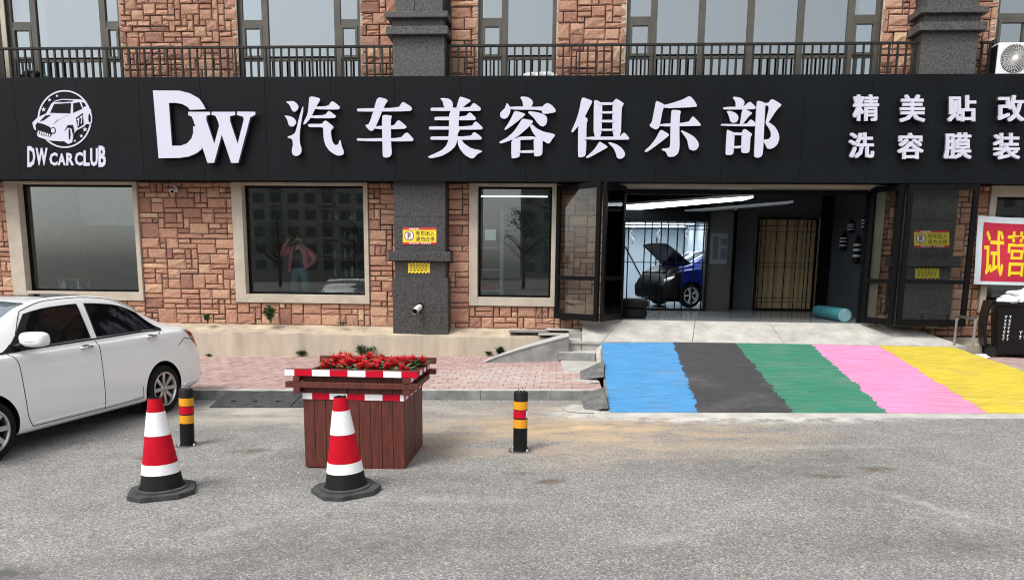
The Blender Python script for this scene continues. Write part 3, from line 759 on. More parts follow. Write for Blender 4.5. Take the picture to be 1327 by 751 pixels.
# folding door leaves, standing open
def leaf(a, b, z0, z1, midz, handle=None):
    a = Vector((a[0], a[1], 0)); b = Vector((b[0], b[1], 0)); d = (b - a).normalized(); n = Vector((d.y, -d.x, 0)); L = (b - a).length; t = .09; h = .028
    def bar(mbx, s0, s1, za, zb, hh=h):
        q = [a + d * s0 - n * hh, a + d * s1 - n * hh, a + d * s1 + n * hh, a + d * s0 + n * hh]
        mbx.hexa([(p.x, p.y, za) for p in q], [(p.x, p.y, zb) for p in q])
    fr = MB(); bar(fr, 0, t, z0, z1); bar(fr, L - t, L, z0, z1); bar(fr, t, L - t, z0, z0 + .12, h - .002); bar(fr, t, L - t, z1 - .10, z1, h - .002); bar(fr, t, L - t, midz - .04, midz + .04, h - .003)
    dl = fr.build('door', 'black_frame', bld)
    g = MB(); bar(g, t, L - t, z0 + .12, midz - .04, .004); g.build('pane', 'glass_door', dl)
    g = MB(); bar(g, t, L - t, midz + .04, z1 - .10, .004); g.build('pane', 'glass_door', dl)
    if handle:
        s = L - .16; p = a + d * s - n * .06
        MB().tube([(p.x, p.y, midz - .05), (p.x, p.y, midz + .30)], .012, 8).build('handle', 'steel', dl)
LZ0, LZ1 = FLOOR + .015, 3.415
apx = at(779, 330, 14.1); far = at(721, 330, 14.9)
leaf((far.x, 14.88), (apx.x - .03, 14.11), LZ0, LZ1, fz(360, 740, 14.6))
leaf((apx.x + .035, 14.11), (OP0 + .04, 14.96), LZ0, LZ1, fz(360, 790, 14.6))
ap2 = at(1167, 330, 14.35); e2 = at(1259, 330, 14.35)
leaf((OP1 - .05, 14.96), (ap2.x - .03, 14.36), LZ0, LZ1, fz(364, 1140, 14.6))
leaf((ap2.x + .035, 14.36), (e2.x, 14.33), LZ0, LZ1, fz(365, 1210, 14.4))
# ------------------------------------------------------------------ rooms behind the glass
inn = empty('interior', (0, 17, FLOOR)); inn['kind'] = 'structure'
CE = 3.72
def ib(n, m, *a): return MB().box(*a).build(n, m, inn)
ib('floor', 'tile_floor', -12.5, 9.6, 15.03, 27, FLOOR - .2, FLOOR)
ib('ceiling', 'wall_dark', -12.5, 9.6, 15.31, 27, CE, CE + .2)
ib('back_wall', 'room_wall', -12.5, .9, 20.0, 20.2, FLOOR, CE)
ib('side_wall', 'room_wall', -12.7, -12.5, 15.3, 20.0, FLOOR, CE)
ib('room_divider', 'room_dark', .9, 1.05, 15.9, 27, FLOOR, CE)
ib('room_divider', 'room_wall', -6.55, -6.45, 17.6, 20.0, FLOOR, CE)
# garage: white room at the back left, slate partition, inner doorway, right wall
GY = 18.55
gx0 = 1.06; gx1 = at(917, 340, GY).x; px1 = at(948, 340, GY).x
ib('back_wall', 'wall_white', gx0, 9.5, 26.6, 26.8, FLOOR, CE)
ib('room_divider', 'wall_white', px1 + .1, px1 + .22, GY + 1.4, 26.6, FLOOR, CE)
ib('partition', 'wall_grey', gx1, px1, GY, GY + .5, FLOOR, CE)
BY = 19.3
dx0, dx1 = at(977, 340, BY).x, at(1070, 340, BY).x; dz = at(1020, 281, BY).z
ib('partition', 'wall_slate', px1 + .25, dx0, BY, BY + .15, FLOOR, CE); ib('partition', 'wall_slate', dx0, dx1 + .1, BY, BY + .15, dz, CE)
ib('partition', 'wall_dark', px1, px1 + .25, BY - .05, BY + .1, FLOOR, CE)
rw = dx1 + .05
ib('right_wall', 'wall_slate', rw + .02, rw + .2, 15.31, BY, FLOOR, CE)
ib('right_wall', 'wall_dark', rw - .25, rw + .0, BY - .12, BY - .01, FLOOR, CE)
ib('inner_room_wall', 'curtain_pale', dx0 - .3, dx1 + 2.3, BY + 2.2, BY + 2.3, FLOOR, CE)
# pleated tan curtain behind the inner grille door
mb = MB(); vs = []; n = 60; cx1 = at(1053, 340, BY + .5).x; cx0 = dx0 - .1
for i in range(n + 1):
    xx = cx0 + (cx1 - cx0) * i / n; yy = BY + .5 + .035 * math.sin(i * .9)
    vs += [(xx, yy, FLOOR + .03), (xx, yy, dz - .02), (xx, yy + .02, dz - .02), (xx, yy + .02, FLOOR + .03)]
fs = [(i * 4 + j, i * 4 + 4 + j, i * 4 + 4 + (j + 1) % 4, i * 4 + (j + 1) % 4) for i in range(n) for j in range(4)]
mb.add(vs, fs); o = mb.build('curtain', 'curtain', None, smooth='auto'); tag(o, 'tan pleated curtain hanging behind the inner grille door', 'curtain')
# grilles
def grille(name, label, x0, x1, z0, z1, y, vb, hb, th=.014):
    g = empty(name, ((x0 + x1) / 2, y, z0)); tag(g, label, 'grille', 'black bar grilles inside the garage')
    fr = MB()
    for (a, b, c, d) in ((x0, x0 + .05, z0, z1), (x1 - .05, x1, z0, z1)): fr.box(a, b, y - .03, y + .03, c, d)
    fr.box(x0 + .05, x1 - .05, y - .028, y + .028, z0, z0 + .05); fr.box(x0 + .05, x1 - .05, y - .028, y + .028, z1 - .05, z1); fr.build('frame', 'black_frame', g)
    for v in vb: MB().box(v - th, v + th, y - th, y + th, z0 + .05, z1 - .05).build('bar', 'black_frame', g)
    for h in hb: MB().box(x0 + .05, x1 - .05, y - th * .7, y + th * .7, h - th * .7, h + th * .7).build('crossbar', 'black_frame', g)
bars = [at(v, 340, GY).x for v in (813, 834, 843, 855, 864, 876, 885, 898, 910)]
grille('security_grille', 'black bar grille closing off the white workshop with the blue car', gx0 + .05, gx1 - .01, FLOOR, at(860, 285, GY).z, GY - .05, bars, [at(860, v, GY).z for v in (289, 292.5, 340, 297)])
ib('header', 'wall_dark', gx0 + .04, gx1 - .005, GY - .1, GY + .1, at(860, 285, GY).z + .002, CE)
ib('inner_ceiling', 'wall_white', gx0 + .02, px1 + .09, GY + .12, 26.58, 3.26, 3.3)
gb = [at(v, 340, BY).x for v in (983, 989, 1003, 1016, 1030, 1042, 1047)]
grille('inner_gate', 'black bar gate in front of the tan curtained inner doorway', dx0 + .02, at(1056, 340, BY).x, FLOOR, dz - .02, BY - .06, gb, [at(1010, v, BY).z for v in (293, 300, 341, 346, 386, 391)], .009)
# ceiling lights
def strip(name, label, quad, z, m='led', t=.04):
    pts = [atz(*p, z) for p in quad]; o = MB().hexa([(p.x, p.y, z - t) for p in pts], [(p.x, p.y, z) for p in pts]).build(name, m); tag(o, label, 'light', 'lit ceiling strips in the garage'); return o
def tube_light(label, x0, x1, y0, y1, z, m='led'):
    g = empty('strip_light', ((x0 + x1) / 2, (y0 + y1) / 2, z)); tag(g, label, 'light', 'lit ceiling strips in the garage')
    MB().box(x0 - .01, x1 + .01, y0 - .01, y1 + .01, z + .012, z + .068).build('housing', 'plastic_white', g); MB().box(x0, x1, y0, y1, z, z + .01).build('diffuser', m, g)
# nearest strip runs obliquely over the entrance hall
g = empty('strip_light', (2.4, 16.8, 3.68)); tag(g, 'long white ceiling strip running obliquely just inside the entrance', 'light', 'lit ceiling strips in the garage')
zl = 3.24
A, B, C_, D = atz(806, 273.6, zl), atz(806, 267.6, zl), atz(976, 256.2, zl), atz(964, 259.6, zl)
MB().hexa([(p.x, p.y, zl) for p in (A, D, C_, B)], [(p.x, p.y, zl + .03) for p in (A, D, C_, B)]).build('diffuser', 'led', g)
MB().hexa([(p.x, p.y, zl + .032) for p in (A, D, C_, B)], [(p.x, p.y, zl + .08) for p in (A, D, C_, B)]).build('housing', 'plastic_white', g)
k = 0
for yy in (20.1, 21.6, 23.1, 24.8):
    tube_light(['front', 'second', 'third', 'rearmost'][k] + ' bright strip on the ceiling of the white workshop', 1.3, px1 - .1, yy, yy + .42, 3.19, 'led_room'); k += 1
g = empty('ceiling_batten', (3.6, 16.5, 3.3)); tag(g, 'thin unlit grey ceiling batten parallel to the bright strip', 'light')
A, B, C_, D = atz(806, 283.5, 3.20), atz(806, 280.5, 3.20), atz(1028, 262.5, 3.20), atz(1020, 264.5, 3.20)
MB().hexa([(p.x, p.y, 3.2) for p in (A, D, C_, B)], [(p.x, p.y, 3.24) for p in (A, D, C_, B)]).build('batten', 'paper', g)
# dark line pattern and hanging cords on the white workshop wall
for i_, (xa, za, xb, zb) in enumerate(((1.5, 1.0, 2.3, 2.6), (2.3, 2.6, 3.0, 1.4), (3.4, 1.2, 3.4, 2.9), (3.6, 2.3, 4.4, 2.3), (3.6, 2.0, 4.4, 2.0))):
    MB().tube([(xa, 26.57, za), (xb, 26.57, zb)], .02, 4).build('wall_line', 'wall_dark', inn)
for i_, xx in enumerate((2.0, 2.75, 3.5)):
    o = MB().tube([(xx, 21.0, 3.18), (xx + .05, 21.0, 2.95), (xx - .06, 21.02, 2.8), (xx + .05, 21.0, 2.62), (xx + .02, 21.0, 2.5)], .014, 6).build('hanging_cord', 'plastic_white', smooth=True); tag(o, ['left', 'middle', 'right'][i_] + ' white cord hanging from the ceiling over the raised bonnet', 'cord', 'cords hanging in the workshop')
# room behind the banner window
ib('back_wall', 'room_dark', rw + .2, 9.6, 18.0, 18.1, FLOOR, CE); ib('side_wall', 'room_dark', 9.6, 9.7, 15.3, 18.1, FLOOR, CE)
# what shows dimly behind the far left window
ib('pale_panel', 'wall_white', at(101, 240, 17).x, at(176, 240, 17).x, 17.0, 17.05, at(140, 292, 17).z, CE); ib('pale_panel', 'room_wall', at(36, 240, 17.2).x, at(98, 240, 17.2).x, 17.2, 17.25, at(60, 297, 17.2).z, CE)
cb = MB().box(at(80, 330, 16.9).x, at(113, 330, 16.9).x, 16.9, 17.2, FLOOR, at(95, 305, 16.9).z).build('cabinet', 'black_frame', bevel=.02); tag(cb, 'dark cabinet standing in the room behind the far left window', 'cabinet')
MB().box(at(82, 330, 16.9).x, at(111, 330, 16.9).x, 16.89, 16.898, FLOOR + .1, at(95, 307, 16.9).z).build('door', 'room_dark', cb)
# LED strip in the window-3 room
tube_light('lit tube on the ceiling of the small stock room behind the window beside the door', -1.9, -.3, 17.6, 17.75, 3.45, 'led_soft')
# --- things seen inside -------------------------------------------------
# notice board on the partition
nb = MB().box(at(921, 300, GY - .02).x, at(944, 300, GY - .02).x, GY - .02, GY - .002, at(930, 342, GY).z, at(930, 302, GY).z).build('notice_board', 'board_grey'); tag(nb, 'pale notice board with papers on the grey partition', 'notice board')
q = nb; 
for (a, b, c, d) in ((924, 336, 931, 306), (934, 318, 942, 309), (934, 336, 942, 322)):
    MB().box(at(a, 320, GY - .03).x, at(c, 320, GY - .03).x, GY - .024, GY - .021, at(930, b, GY).z, at(930, d, GY).z).build('sheet', 'wall_slate', q)
# tools and sprayers hung on the right wall
for i, (xx, y0, y1, m) in enumerate(((1113, 278, 300, 'plastic_black'), (1098, 304, 342, 'plastic_black'), (1085, 300, 325, 'plastic_black'), (1094, 285, 302, 'plastic_black'))):
    yy = [17.0, 17.35, 18.2, 17.8][i]; z0 = at(xx, y1, yy).z; z1 = at(xx, y0, yy).z; X = rw - .06
    t = empty('wall_tool', (X, yy, z0)); tag(t, ['black sprayer with white bands hung highest on the right garage wall', 'large black sprayer hung low on the right garage wall', 'dark slim tool hung deepest on the right garage wall', 'dark tool hung between the sprayers on the right garage wall'][i], 'tool', 'tools hung on the garage wall')
    h = z1 - z0; MB().lathe([(.02, 0), (.075, .04), (.08, h * .7), (.05, h * .8), (.025, h)], 14, c=(X, yy, z0)).build('bottle', m, t, smooth='auto')
    for kk in (.25, .45, .62): MB().lathe([(.083, h * kk), (.083, h * (kk + .07))], 14, c=(X, yy, z0), closed=False).build('label_band', 'paper', t)
# rolled teal mat lying inside the door
mt = empty('rolled_mat', (5.9, 15.6, FLOOR)); tag(mt, 'rolled teal mat lying on the floor by the right door jamb', 'mat')
a = atz(1062, 411, FLOOR); b = atz(1098, 417.5, FLOOR); r_ = .135
pa = Vector((a.x, a.y + .1, FLOOR + r_)); pb = Vector((b.x - .02, b.y + .1, FLOOR + r_))
MB().tube([pa, pa.lerp(pb, .3), pa.lerp(pb, .6), pb], [r_ * .96, r_, r_ * .99, r_ * 1.0], 20).build('roll', 'teal', mt, smooth='auto')
d = (pb - pa).normalized(); nrm = Vector((d.y, -d.x, 0)); sp = []
for i in range(60):
    tt = i * .35; rr = .012 + .0055 * tt; sp.append(pb + d * .004 + nrm * (rr * math.cos(tt)) + Vector((0, 0, rr * math.sin(tt))))
MB().tube(sp, .004, 5).build('spiral_edge', 'paper', mt)
# two stacked tyres
def tyre(z, label, dx):
    c = atz(820, 412, FLOOR); t = empty('tyre', (c.x + dx, c.y + .22, z)); tag(t, label, 'tyre', 'tyres stacked inside the door')
    h = .19; MB().lathe([(.20, 0), (.27, -.0), (.305, .03), (.315, .07), (.315, h - .07), (.305, h - .03), (.27, h), (.20, h), (.185, h - .03), (.185, .03), (.20, 0)], 28, closed=False).build('casing', 'tyre', t, smooth='auto', local=True)
    for k in (.05, .095, .14): MB().lathe([(.3165, k - .006), (.3165, k + .006)], 28, closed=False).build('tread_groove', 'rubber', t, local=True)
tyre(FLOOR, 'lower black tyre of the pair stacked inside the left door', 0); tyre(FLOOR + .195, 'upper black tyre of the pair stacked inside the left door', .02)
# stock shelf in the window beside the door
sh = empty('stock_shelf', (-1.6, 16.9, FLOOR)); tag(sh, 'white wire stock shelf behind the window left of the door', 'shelf')
sx0, sx1 = at(621, 340, 16.9).x, at(650, 340, 16.9).x
for xx in (sx0, sx1):
    for yy in (16.7, 17.2): MB().box(xx - .02, xx + .02, yy - .02, yy + .02, FLOOR, 3.1).build('post', 'plastic_white', sh)
for zz in (.95, at(640, 376, 16.9).z, at(640, 349.5, 16.9).z, at(640, 321.5, 16.9).z): MB().box(sx0 + .02, sx1 - .02, 16.69, 17.21, zz - .015, zz + .015).build('board', 'plastic_white', sh)
z = at(640, 349.5, 16.9).z + .015
o = MB().ball(((sx0 + sx1) / 2 - .3, 16.95, z + .16), .20, .15, .16).build('cloth_bundle', 'sheet_red', smooth=True); tag(o, 'red bundle on the middle board of the stock shelf', 'bundle')
z = at(640, 376, 16.9).z + .015
mb = MB(); mb.box(sx0 + .06, sx1 - .1, 16.75, 17.15, z, z + .14); o = mb.build('cloth_pile', 'sheet_red', bevel=.05); tag(o, 'dark red folded pile on the lower board of the stock shelf', 'bundle')
z = at(640, 321.5, 16.9).z + .015
o = MB().box(sx0 + .15, sx1 - .08, 16.76, 17.1, z - .36, z - .06).build('storage_box', 'plastic_black', bevel=.02); tag(o, 'black box under the top board of the stock shelf', 'box')
o = MB().box(at(629, 300, 15.2).x, at(643, 300, 15.2).x, 15.131, 15.134, at(636, 311, 15.13).z, at(636, 297, 15.13).z).build('paper_note', 'paper'); tag(o, 'white paper note stuck inside the window left of the door', 'paper')
# table with bottle behind the left window
tb = empty('side_table', (-9.2, 16.4, FLOOR)); tag(tb, 'small pale table behind the far left window', 'table')
c = at(97, 361, 16.3); MB().box(c.x - .26, c.x + .26, 16.05, 16.5, c.z - .03, c.z).build('top', 'cardboard', tb)
for sx in (-.22, .22):
    for sy in (16.09, 16.46): MB().box(c.x + sx - .02, c.x + sx + .02, sy - .02, sy + .02, FLOOR, c.z - .03).build('leg', 'plastic_white', tb)
o = MB().lathe([(.045, 0), (.05, .02), (.05, .15), (.02, .19), (.02, .24)], 14, c=(c.x, 15.9, at(101, 376, 15.9).z)).build('bottle', 'plastic_white', smooth='auto'); tag(o, 'white bottle on the sill behind the far left window', 'bottle')
MB().box(-10, -8.4, 15.75, 16.0, FLOOR, at(101, 376.3, 15.9).z).build('window_shelf', 'room_wall', inn)
# display racks behind the middle window
dr = empty('display_rack', (-4.4, 18.2, FLOOR)); tag(dr, 'dark display rack with small goods behind the middle window', 'shelf')
rx0, rx1 = at(424, 340, 18.2).x, at(468, 340, 18.2).x
for xx in (rx0, (rx0 + rx1) / 2, rx1): MB().box(xx - .03, xx + .03, 18.0, 18.5, FLOOR, 2.9).build('upright', 'black_frame', dr)
for k in range(5):
    zz = FLOOR + .25 + k * .45; MB().box(rx0 + .03, rx1 - .03, 18.01, 18.49, zz, zz + .03).build('board', 'wall_grey', dr)
for k in range(1, 5):
    for j in range(8):
        zz = FLOOR + .28 + k * .45; xx = rx0 + .12 + j * (rx1 - rx0 - .24) / 7; hh = random.uniform(.12, .26); rr_ = random.uniform(.03, .05)
        o = MB().lathe([(rr_, 0), (rr_, hh * .75), (rr_ * .5, hh * .88), (rr_ * .5, hh)], 10, c=(xx, 18.15, zz + .001)).build('bottle', random.choice(['plastic_white', 'paper', 'paint_blue', 'plastic_black', 'room_wall']), smooth='auto')
        tag(o, ['first', 'second', 'third', 'fourth', 'fifth', 'sixth', 'seventh', 'eighth'][j] + ' bottle from the left on the ' + ['', 'lowest filled', 'second', 'third', 'top'][k] + ' board of the display rack', 'bottle', 'bottles on the display rack')
lc = at(345, 262, 18.4)

# ------------------------------------------------------------------ the sign over the whole front
SY = 14.40
sign = empty('shop_sign', (0, SY, SB)); tag(sign, 'long black fascia sign with white raised lettering and car club emblem', 'sign')
ST = (at(300, 99.8, SY).z + at(1000, 96.4, SY).z) / 2
seams = [fx(v, 170, SY) for v in (-70, 22, 104, 183, 262, 345, 430, 512, 597, 682, 767, 852, 937, 1040, 1126, 1212, 1298, 1384, 1470, 1556, 1642, 1728, 1814)]
for i in range(len(seams) - 1):
    MB().box(seams[i] + .002, seams[i + 1] - .002, SY + random.uniform(0, .006), SY + .07, SB, ST).build('panel', 'sign_black', sign, bevel=.003)
MB().box(seams[0] + .05, seams[-1] - .05, SY + .075, FY - .05, SB + .06, ST - .02).build('sign_frame', 'black_frame', sign)
MB().box(seams[0] + .05, seams[-1] - .05, SY + .078, FY - .045, SB + .02, SB + .055).build('soffit', 'wall_dark', sign)
LY = SY - .045     # front of standing letters
def letter(strokes, ox, oy, sc, name='letter', depth=.035, smooth=1):
    mb = MB()
    for i, s in enumerate(strokes):
        off = .0018 * i
        mb.poly(chaikin(s, smooth) if smooth else s, lambda u, v: tuple(at(ox + u / sc, oy + v / sc, SY) + Vector((0, -.045 - depth - off, 0))), lambda u, v: tuple(at(ox + u / sc, oy + v / sc, SY) + Vector((0, -.045, 0))))
    o = mb.build(name, 'letter_white', sign)
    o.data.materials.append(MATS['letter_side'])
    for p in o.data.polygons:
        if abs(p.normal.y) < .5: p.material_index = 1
    return o
def bar(x0, y0, x1, y1): return [(x0, y0), (x1, y0), (x1, y1), (x0, y1)]
GL = {}
GL[365] = [[(57,120),(80,113),(130,110),(165,130),(187,165),(180,195),(150,222),(125,212),(112,190),(100,160),(85,140)],
 [(43,260),(70,257),(125,272),(155,300),(165,330),(140,365),(110,370),(85,350),(75,310),(62,280)],
 [(228,160),(238,180),(205,375),(197,450),(200,540),(217,585),(215,630),(185,662),(150,665),(122,645),(118,600),(130,560),(125,500),(100,485),(72,478),(85,465),(110,460),(150,435),(165,390),(195,265)],
 [(295,70),(330,66),(390,80),(408,97),(375,150),(310,280),(265,335),(240,350),(235,340),(245,310),(280,240),(290,130)],
 [(345,195),(350,168),(485,163),(520,113),(545,120),(600,165),(603,185),(585,198)],
 [(300,285),(310,258),(455,254),(488,210),(510,218),(560,258),(566,272),(545,285)],
 [(285,365),(282,348),(300,342),(430,342),(435,320),(460,308),(480,320),(540,368),(538,385),(512,410),(518,470),(530,525),(560,560),(590,545),(600,505),(612,508),(622,565),(645,620),(640,650),(600,663),(560,655),(500,615),(460,560),(440,490),(437,400),(430,375),(300,375)]]
GL[455] = [[(270,90),(300,72),(370,92),(382,108),(350,155),(265,360),(245,395),(220,415),(195,405),(158,365),(158,352),(195,340),(240,200)],
 [(72,210),(72,190),(90,185),(490,180),(525,125),(545,122),(620,170),(627,195),(605,215),(90,218)],
 [(250,395),(262,362),(440,362),(480,308),(500,305),(570,365),(570,380),(545,393)],
 [(72,515),(70,490),(90,485),(140,490),(270,485),(510,485),(560,432),(585,430),(640,490),(640,508),(620,518)],
 [(322,265),(345,250),(420,258),(422,272),(412,300),(415,550),(425,640),(405,672),(370,683),(335,675),(330,640)]]
GL[548] = [[(180,85),(210,80),(265,85),(300,110),(312,145),(305,185),(225,190),(215,150),(205,110)],
 [(375,75),(390,66),(485,98),(492,112),(440,150),(400,185),(345,190),(350,160)],
 [(85,200),(88,182),(105,178),(480,178),(510,135),(530,132),(592,180),(590,205),(570,212),(95,212)],
 [(125,300),(125,280),(140,270),(435,268),(470,230),(490,228),(542,280),(540,298),(525,305),(135,305)],
 [(70,395),(70,372),(90,366),(500,368),(530,320),(550,320),(610,375),(610,392),(590,400),(80,400)],
 [(85,495),(85,475),(105,468),(490,468),(515,428),(535,425),(600,475),(602,495),(580,502),(95,502)],
 [(275,190),(385,188),(372,260),(368,400),(382,402),(360,440),(358,500),(335,570),(280,620),(200,665),(100,688),(65,682),(62,668),(130,640),(200,605),(245,560),(268,500)],
 [(358,500),(395,498),(430,545),(500,590),(600,610),(605,622),(560,645),(520,688),(490,690),(430,655),(385,600),(362,550)]]
GL[640] = [[(268,75),(290,65),(345,72),(385,95),(400,130),(380,175),(300,180),(295,130),(285,100)],
 [(125,150),(135,130),(150,145),(172,180),(168,230),(140,280),(105,293),(70,275),(65,235),(90,205),(115,185)],
 [(160,198),(165,165),(490,172),(515,145),(545,130),(585,150),(625,195),(627,220),(600,230),(540,240),(495,240),(485,200)],
 [(210,215),(230,212),(310,235),(322,248),(300,270),(200,350),(120,405),(108,395),(150,335),(190,260)],
 [(345,225),(365,213),(440,225),(495,240),(535,265),(542,310),(530,350),(500,370),(470,360),(440,330),(410,285),(370,250)],
 [(285,295),(310,290),(395,308),(398,325),(360,370),(250,465),(180,505),(80,540),(58,532),(62,520),(130,485),(200,425),(250,355)],
 [(365,360),(392,345),(430,385),(500,420),(610,443),(622,458),(590,500),(565,538),(545,540),(495,510),(420,465),(385,410)],
 [(240,505),(240,472),(420,466),(420,500)],
 [(180,490),(268,485),(272,530),(268,665),(240,683),(195,690),(180,680)],
 [(405,470),(495,480),(495,560),(492,650),(460,668),(420,670),(407,660)],
 [(255,635),(255,612),(415,605),(415,635)]]
GL[735] = [[(143,85),(165,75),(245,105),(255,118),(215,195),(178,270),(110,365),(60,425),(45,428),(42,410),(85,320),(120,210)],
 [(110,340),(150,280),(180,268),(202,285),(205,310),(195,335),(190,645),(170,672),(125,680),(108,668)],
 [(268,110),(290,100),(340,125),(355,150),(345,485),(265,485)],
 [(455,125),(490,88),(510,95),(570,135),(565,150),(548,185),(540,480),(455,485)],
 [(320,152),(320,125),(475,125),(475,152)], bar(330,215,475,238), bar(330,302,475,327), bar(330,392,475,413),
 [(175,502),(175,472),(530,470),(560,435),(580,430),(625,485),(622,498),(600,502)],
 [(318,528),(330,520),(400,565),(408,578),(370,600),(215,685),(190,685),(188,675),(230,640),(280,590)],
 [(408,530),(425,527),(490,545),(545,580),(580,630),(580,665),(555,690),(525,695),(498,680),(490,640),(465,585)]]
GL[828] = [[(235,185),(250,148),(300,140),(440,95),(490,65),(515,65),(545,95),(580,150),(575,172)],
 [(165,118),(180,110),(250,145),(255,165),(235,200),(208,345),(200,375),(180,395),(160,398),(115,375),(100,350),(125,330),(150,200)],
 [(195,368),(205,342),(490,328),(530,272),(545,265),(618,345),(618,358),(595,362)],
 [(320,215),(335,200),(405,205),(420,220),(408,250),(402,420),(405,580),(390,640),(350,672),(290,675),(275,645),(265,620),(225,605),(225,592),(290,585),(310,570),(312,400)],
 [(205,410),(225,402),(290,440),(300,455),(280,475),(150,575),(70,628),(52,620),(58,605),(100,570),(165,490)],
 [(415,412),(430,408),(490,435),(550,470),(590,520),(600,560),(580,600),(545,613),(505,600),(492,560),(480,500),(440,445)]]
GL[925] = [[(180,75),(200,67),(265,80),(298,110),(300,140),(280,175),(212,178),(210,120),(195,95)],
 [(85,190),(88,172),(290,167),(340,125),(360,118),(410,165),(412,185),(395,195),(95,198)],
 [(118,215),(150,210),(200,225),(235,255),(240,290),(220,325),(180,332),(155,315),(145,270),(130,235)],
 [(275,200),(300,190),(370,225),(378,235),(340,270),(275,355),(250,352),(262,300)],
 [(62,362),(62,345),(80,342),(320,345),(350,305),(370,297),(415,335),(418,360),(400,368)],
 [(120,410),(130,400),(195,430),(200,450),(190,640),(165,655),(115,655),(108,640)],
 [(272,420),(300,388),(370,438),(375,452),(358,480),(352,620),(325,638),(275,635),(265,615)],
 [(170,457),(170,428),(300,432),(300,457)], [(170,590),(170,568),(285,560),(285,586)],
 [(420,118),(440,110),(505,130),(508,160),(495,400),(485,640),(465,675),(430,685),(398,675),(395,650),(405,400)],
 [(480,160),(480,133),(540,132),(560,100),(585,95),(660,140),(672,155),(630,195),(590,250),(540,330),(510,340),(512,320),(550,160)],
 [(508,340),(540,325),(600,365),(640,430),(650,490),(630,550),(590,585),(550,597),(525,590),(505,545),(485,515),(490,503),(545,495),(565,470),(560,420),(535,375)]]
for ox, st in GL.items(): letter(st, ox, 118, 7.822)
letter([[(45,60),(280,62),(370,85),(450,130),(490,185),(508,225),(370,230),(350,205),(300,178),(240,168),(185,170),(212,545),(290,545),(345,525),(385,480),(400,430),(398,375),(420,375),(430,400),(465,500),(478,570),(430,610),(360,640),(280,652),(95,655)]], 195, 110, 6.828, depth=.05, smooth=0)
letter([[(360,250),(552,250),(555,275),(520,285),(520,320),(590,530),(632,375),(625,340),(600,285),(565,275),(568,250),(772,250),(775,275),(728,290),(728,330),(795,530),(848,320),(845,295),(790,278),(790,248),(950,250),(950,275),(905,300),(800,697),(738,697),(655,450),(588,697),(530,697),(405,320),(390,290),(362,280)]], 195, 110, 6.828, depth=.075, smooth=0)
def front(dy): return lambda u, v: tuple(at(u, v, SY) + Vector((0, dy, 0)))
def heavy(mb, ch, bb, e, y0=-.10, y1=-.05):
    w_, h_ = bb[2] - bb[0], bb[3] - bb[1]; k = 0
    for i in (-1.6, -.8, 0, .8, 1.6):
        for j in (-1, 0, 1):
            dx_, dy_ = i * e * w_, j * e * h_; k += 1
            put_glyph(mb, ch, (bb[0] + 1.6 * e * w_ + dx_, bb[1] + e * h_ + dy_, bb[2] - 1.6 * e * w_ + dx_, bb[3] - e * h_ + dy_), front(y0 - .0006 * k), front(y1), 0)
for ch, (ox, oy), b in (('精', (1090, 115), (92, 70, 345, 325)), ('美', (1090, 115), (542, 70, 790, 335)), ('洗', (1090, 115), (52, 435, 300, 682)), ('容', (1090, 115), (522, 440, 775, 692)),
                        ('贴', (1207, 115), (128, 75, 405, 330)), ('改', (1207, 115), (612, 75, 868, 330)), ('膜', (1207, 115), (92, 435, 360, 690)), ('装', (1207, 115), (568, 440, 828, 695))):
    mb = MB(); bb = (ox + b[0] / 7.51, oy + b[1] / 7.51, ox + b[2] / 7.51, oy + b[3] / 7.51)
    heavy(mb, ch, bb, .022)
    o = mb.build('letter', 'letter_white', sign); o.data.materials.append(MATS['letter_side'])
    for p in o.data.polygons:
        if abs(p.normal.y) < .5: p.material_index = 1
# emblem
def em(pts): return [(30 + u / 6.704, 110 + v / 6.704) for u, v in pts]
emb = MB(); N = 64
for i in range(N):
    a, b = 2 * math.pi * i / N, 2 * math.pi * (i + 1) / N
    q = em([(363 + 234 * math.cos(a), 298 + 251 * math.sin(a)), (363 + 234 * math.cos(b), 298 + 251 * math.sin(b)), (363 + 221 * math.cos(b), 298 + 238 * math.sin(b)), (363 + 221 * math.cos(a), 298 + 238 * math.sin(a))])
    emb.hexa([front(-.012)(*p) for p in q], [front(.002)(*p) for p in q])
emblem = emb.build('emblem_ring', 'letter_white', sign); 
car_sil = [(85,330),(105,310),(130,285),(205,250),(250,165),(280,140),(340,125),(500,128),(530,135),(560,185),(590,215),(603,280),(600,330),(580,345),(555,340),(530,365),(470,395),(440,430),(430,500),(395,515),(360,490),(340,492),(240,485),(140,455),(110,420),(95,370)]
MB().poly(em(car_sil), front(-.018), front(.002)).build('emblem_car', 'letter_white', emblem)
def dark(p, d=-.021): return MB().poly(em(p), front(d), front(-.0185)).build('emblem_detail', 'sign_black', emblem)
dark([(240,245),(275,168),(422,160),(416,250)]); dark([(440,245),(440,162),(495,152),(520,210)]); dark([(512,150),(540,160),(552,185),(525,198)])
dark([(112,352),(130,328),(190,345),(240,368),(258,420),(245,455),(170,440),(120,410)]); dark([(362,405),(392,352),(438,348),(452,400),(438,440),(425,382),(392,374)])
dark([(463,290),(524,246),(532,345),(480,378)]); dark([(268,150),(350,132),(440,138),(430,148),(340,152)])
dark([(200,268),(250,262),(185,310),(150,318)]); dark([(320,300),(400,262),(300,310),(265,345)]); dark([(400,395),(412,380),(418,430),(412,480),(402,470)])
dark([(572,270),(582,250),(594,280),(592,320),(582,330),(572,310)]); dark([(100,385),(120,400),(130,440),(110,425)])
def star(cx, cy, r): return [(cx + (r if i % 2 == 0 else r * .42) * math.sin(math.pi * i / 5), cy - (r if i % 2 == 0 else r * .42) * math.cos(math.pi * i / 5)) for i in range(10)]
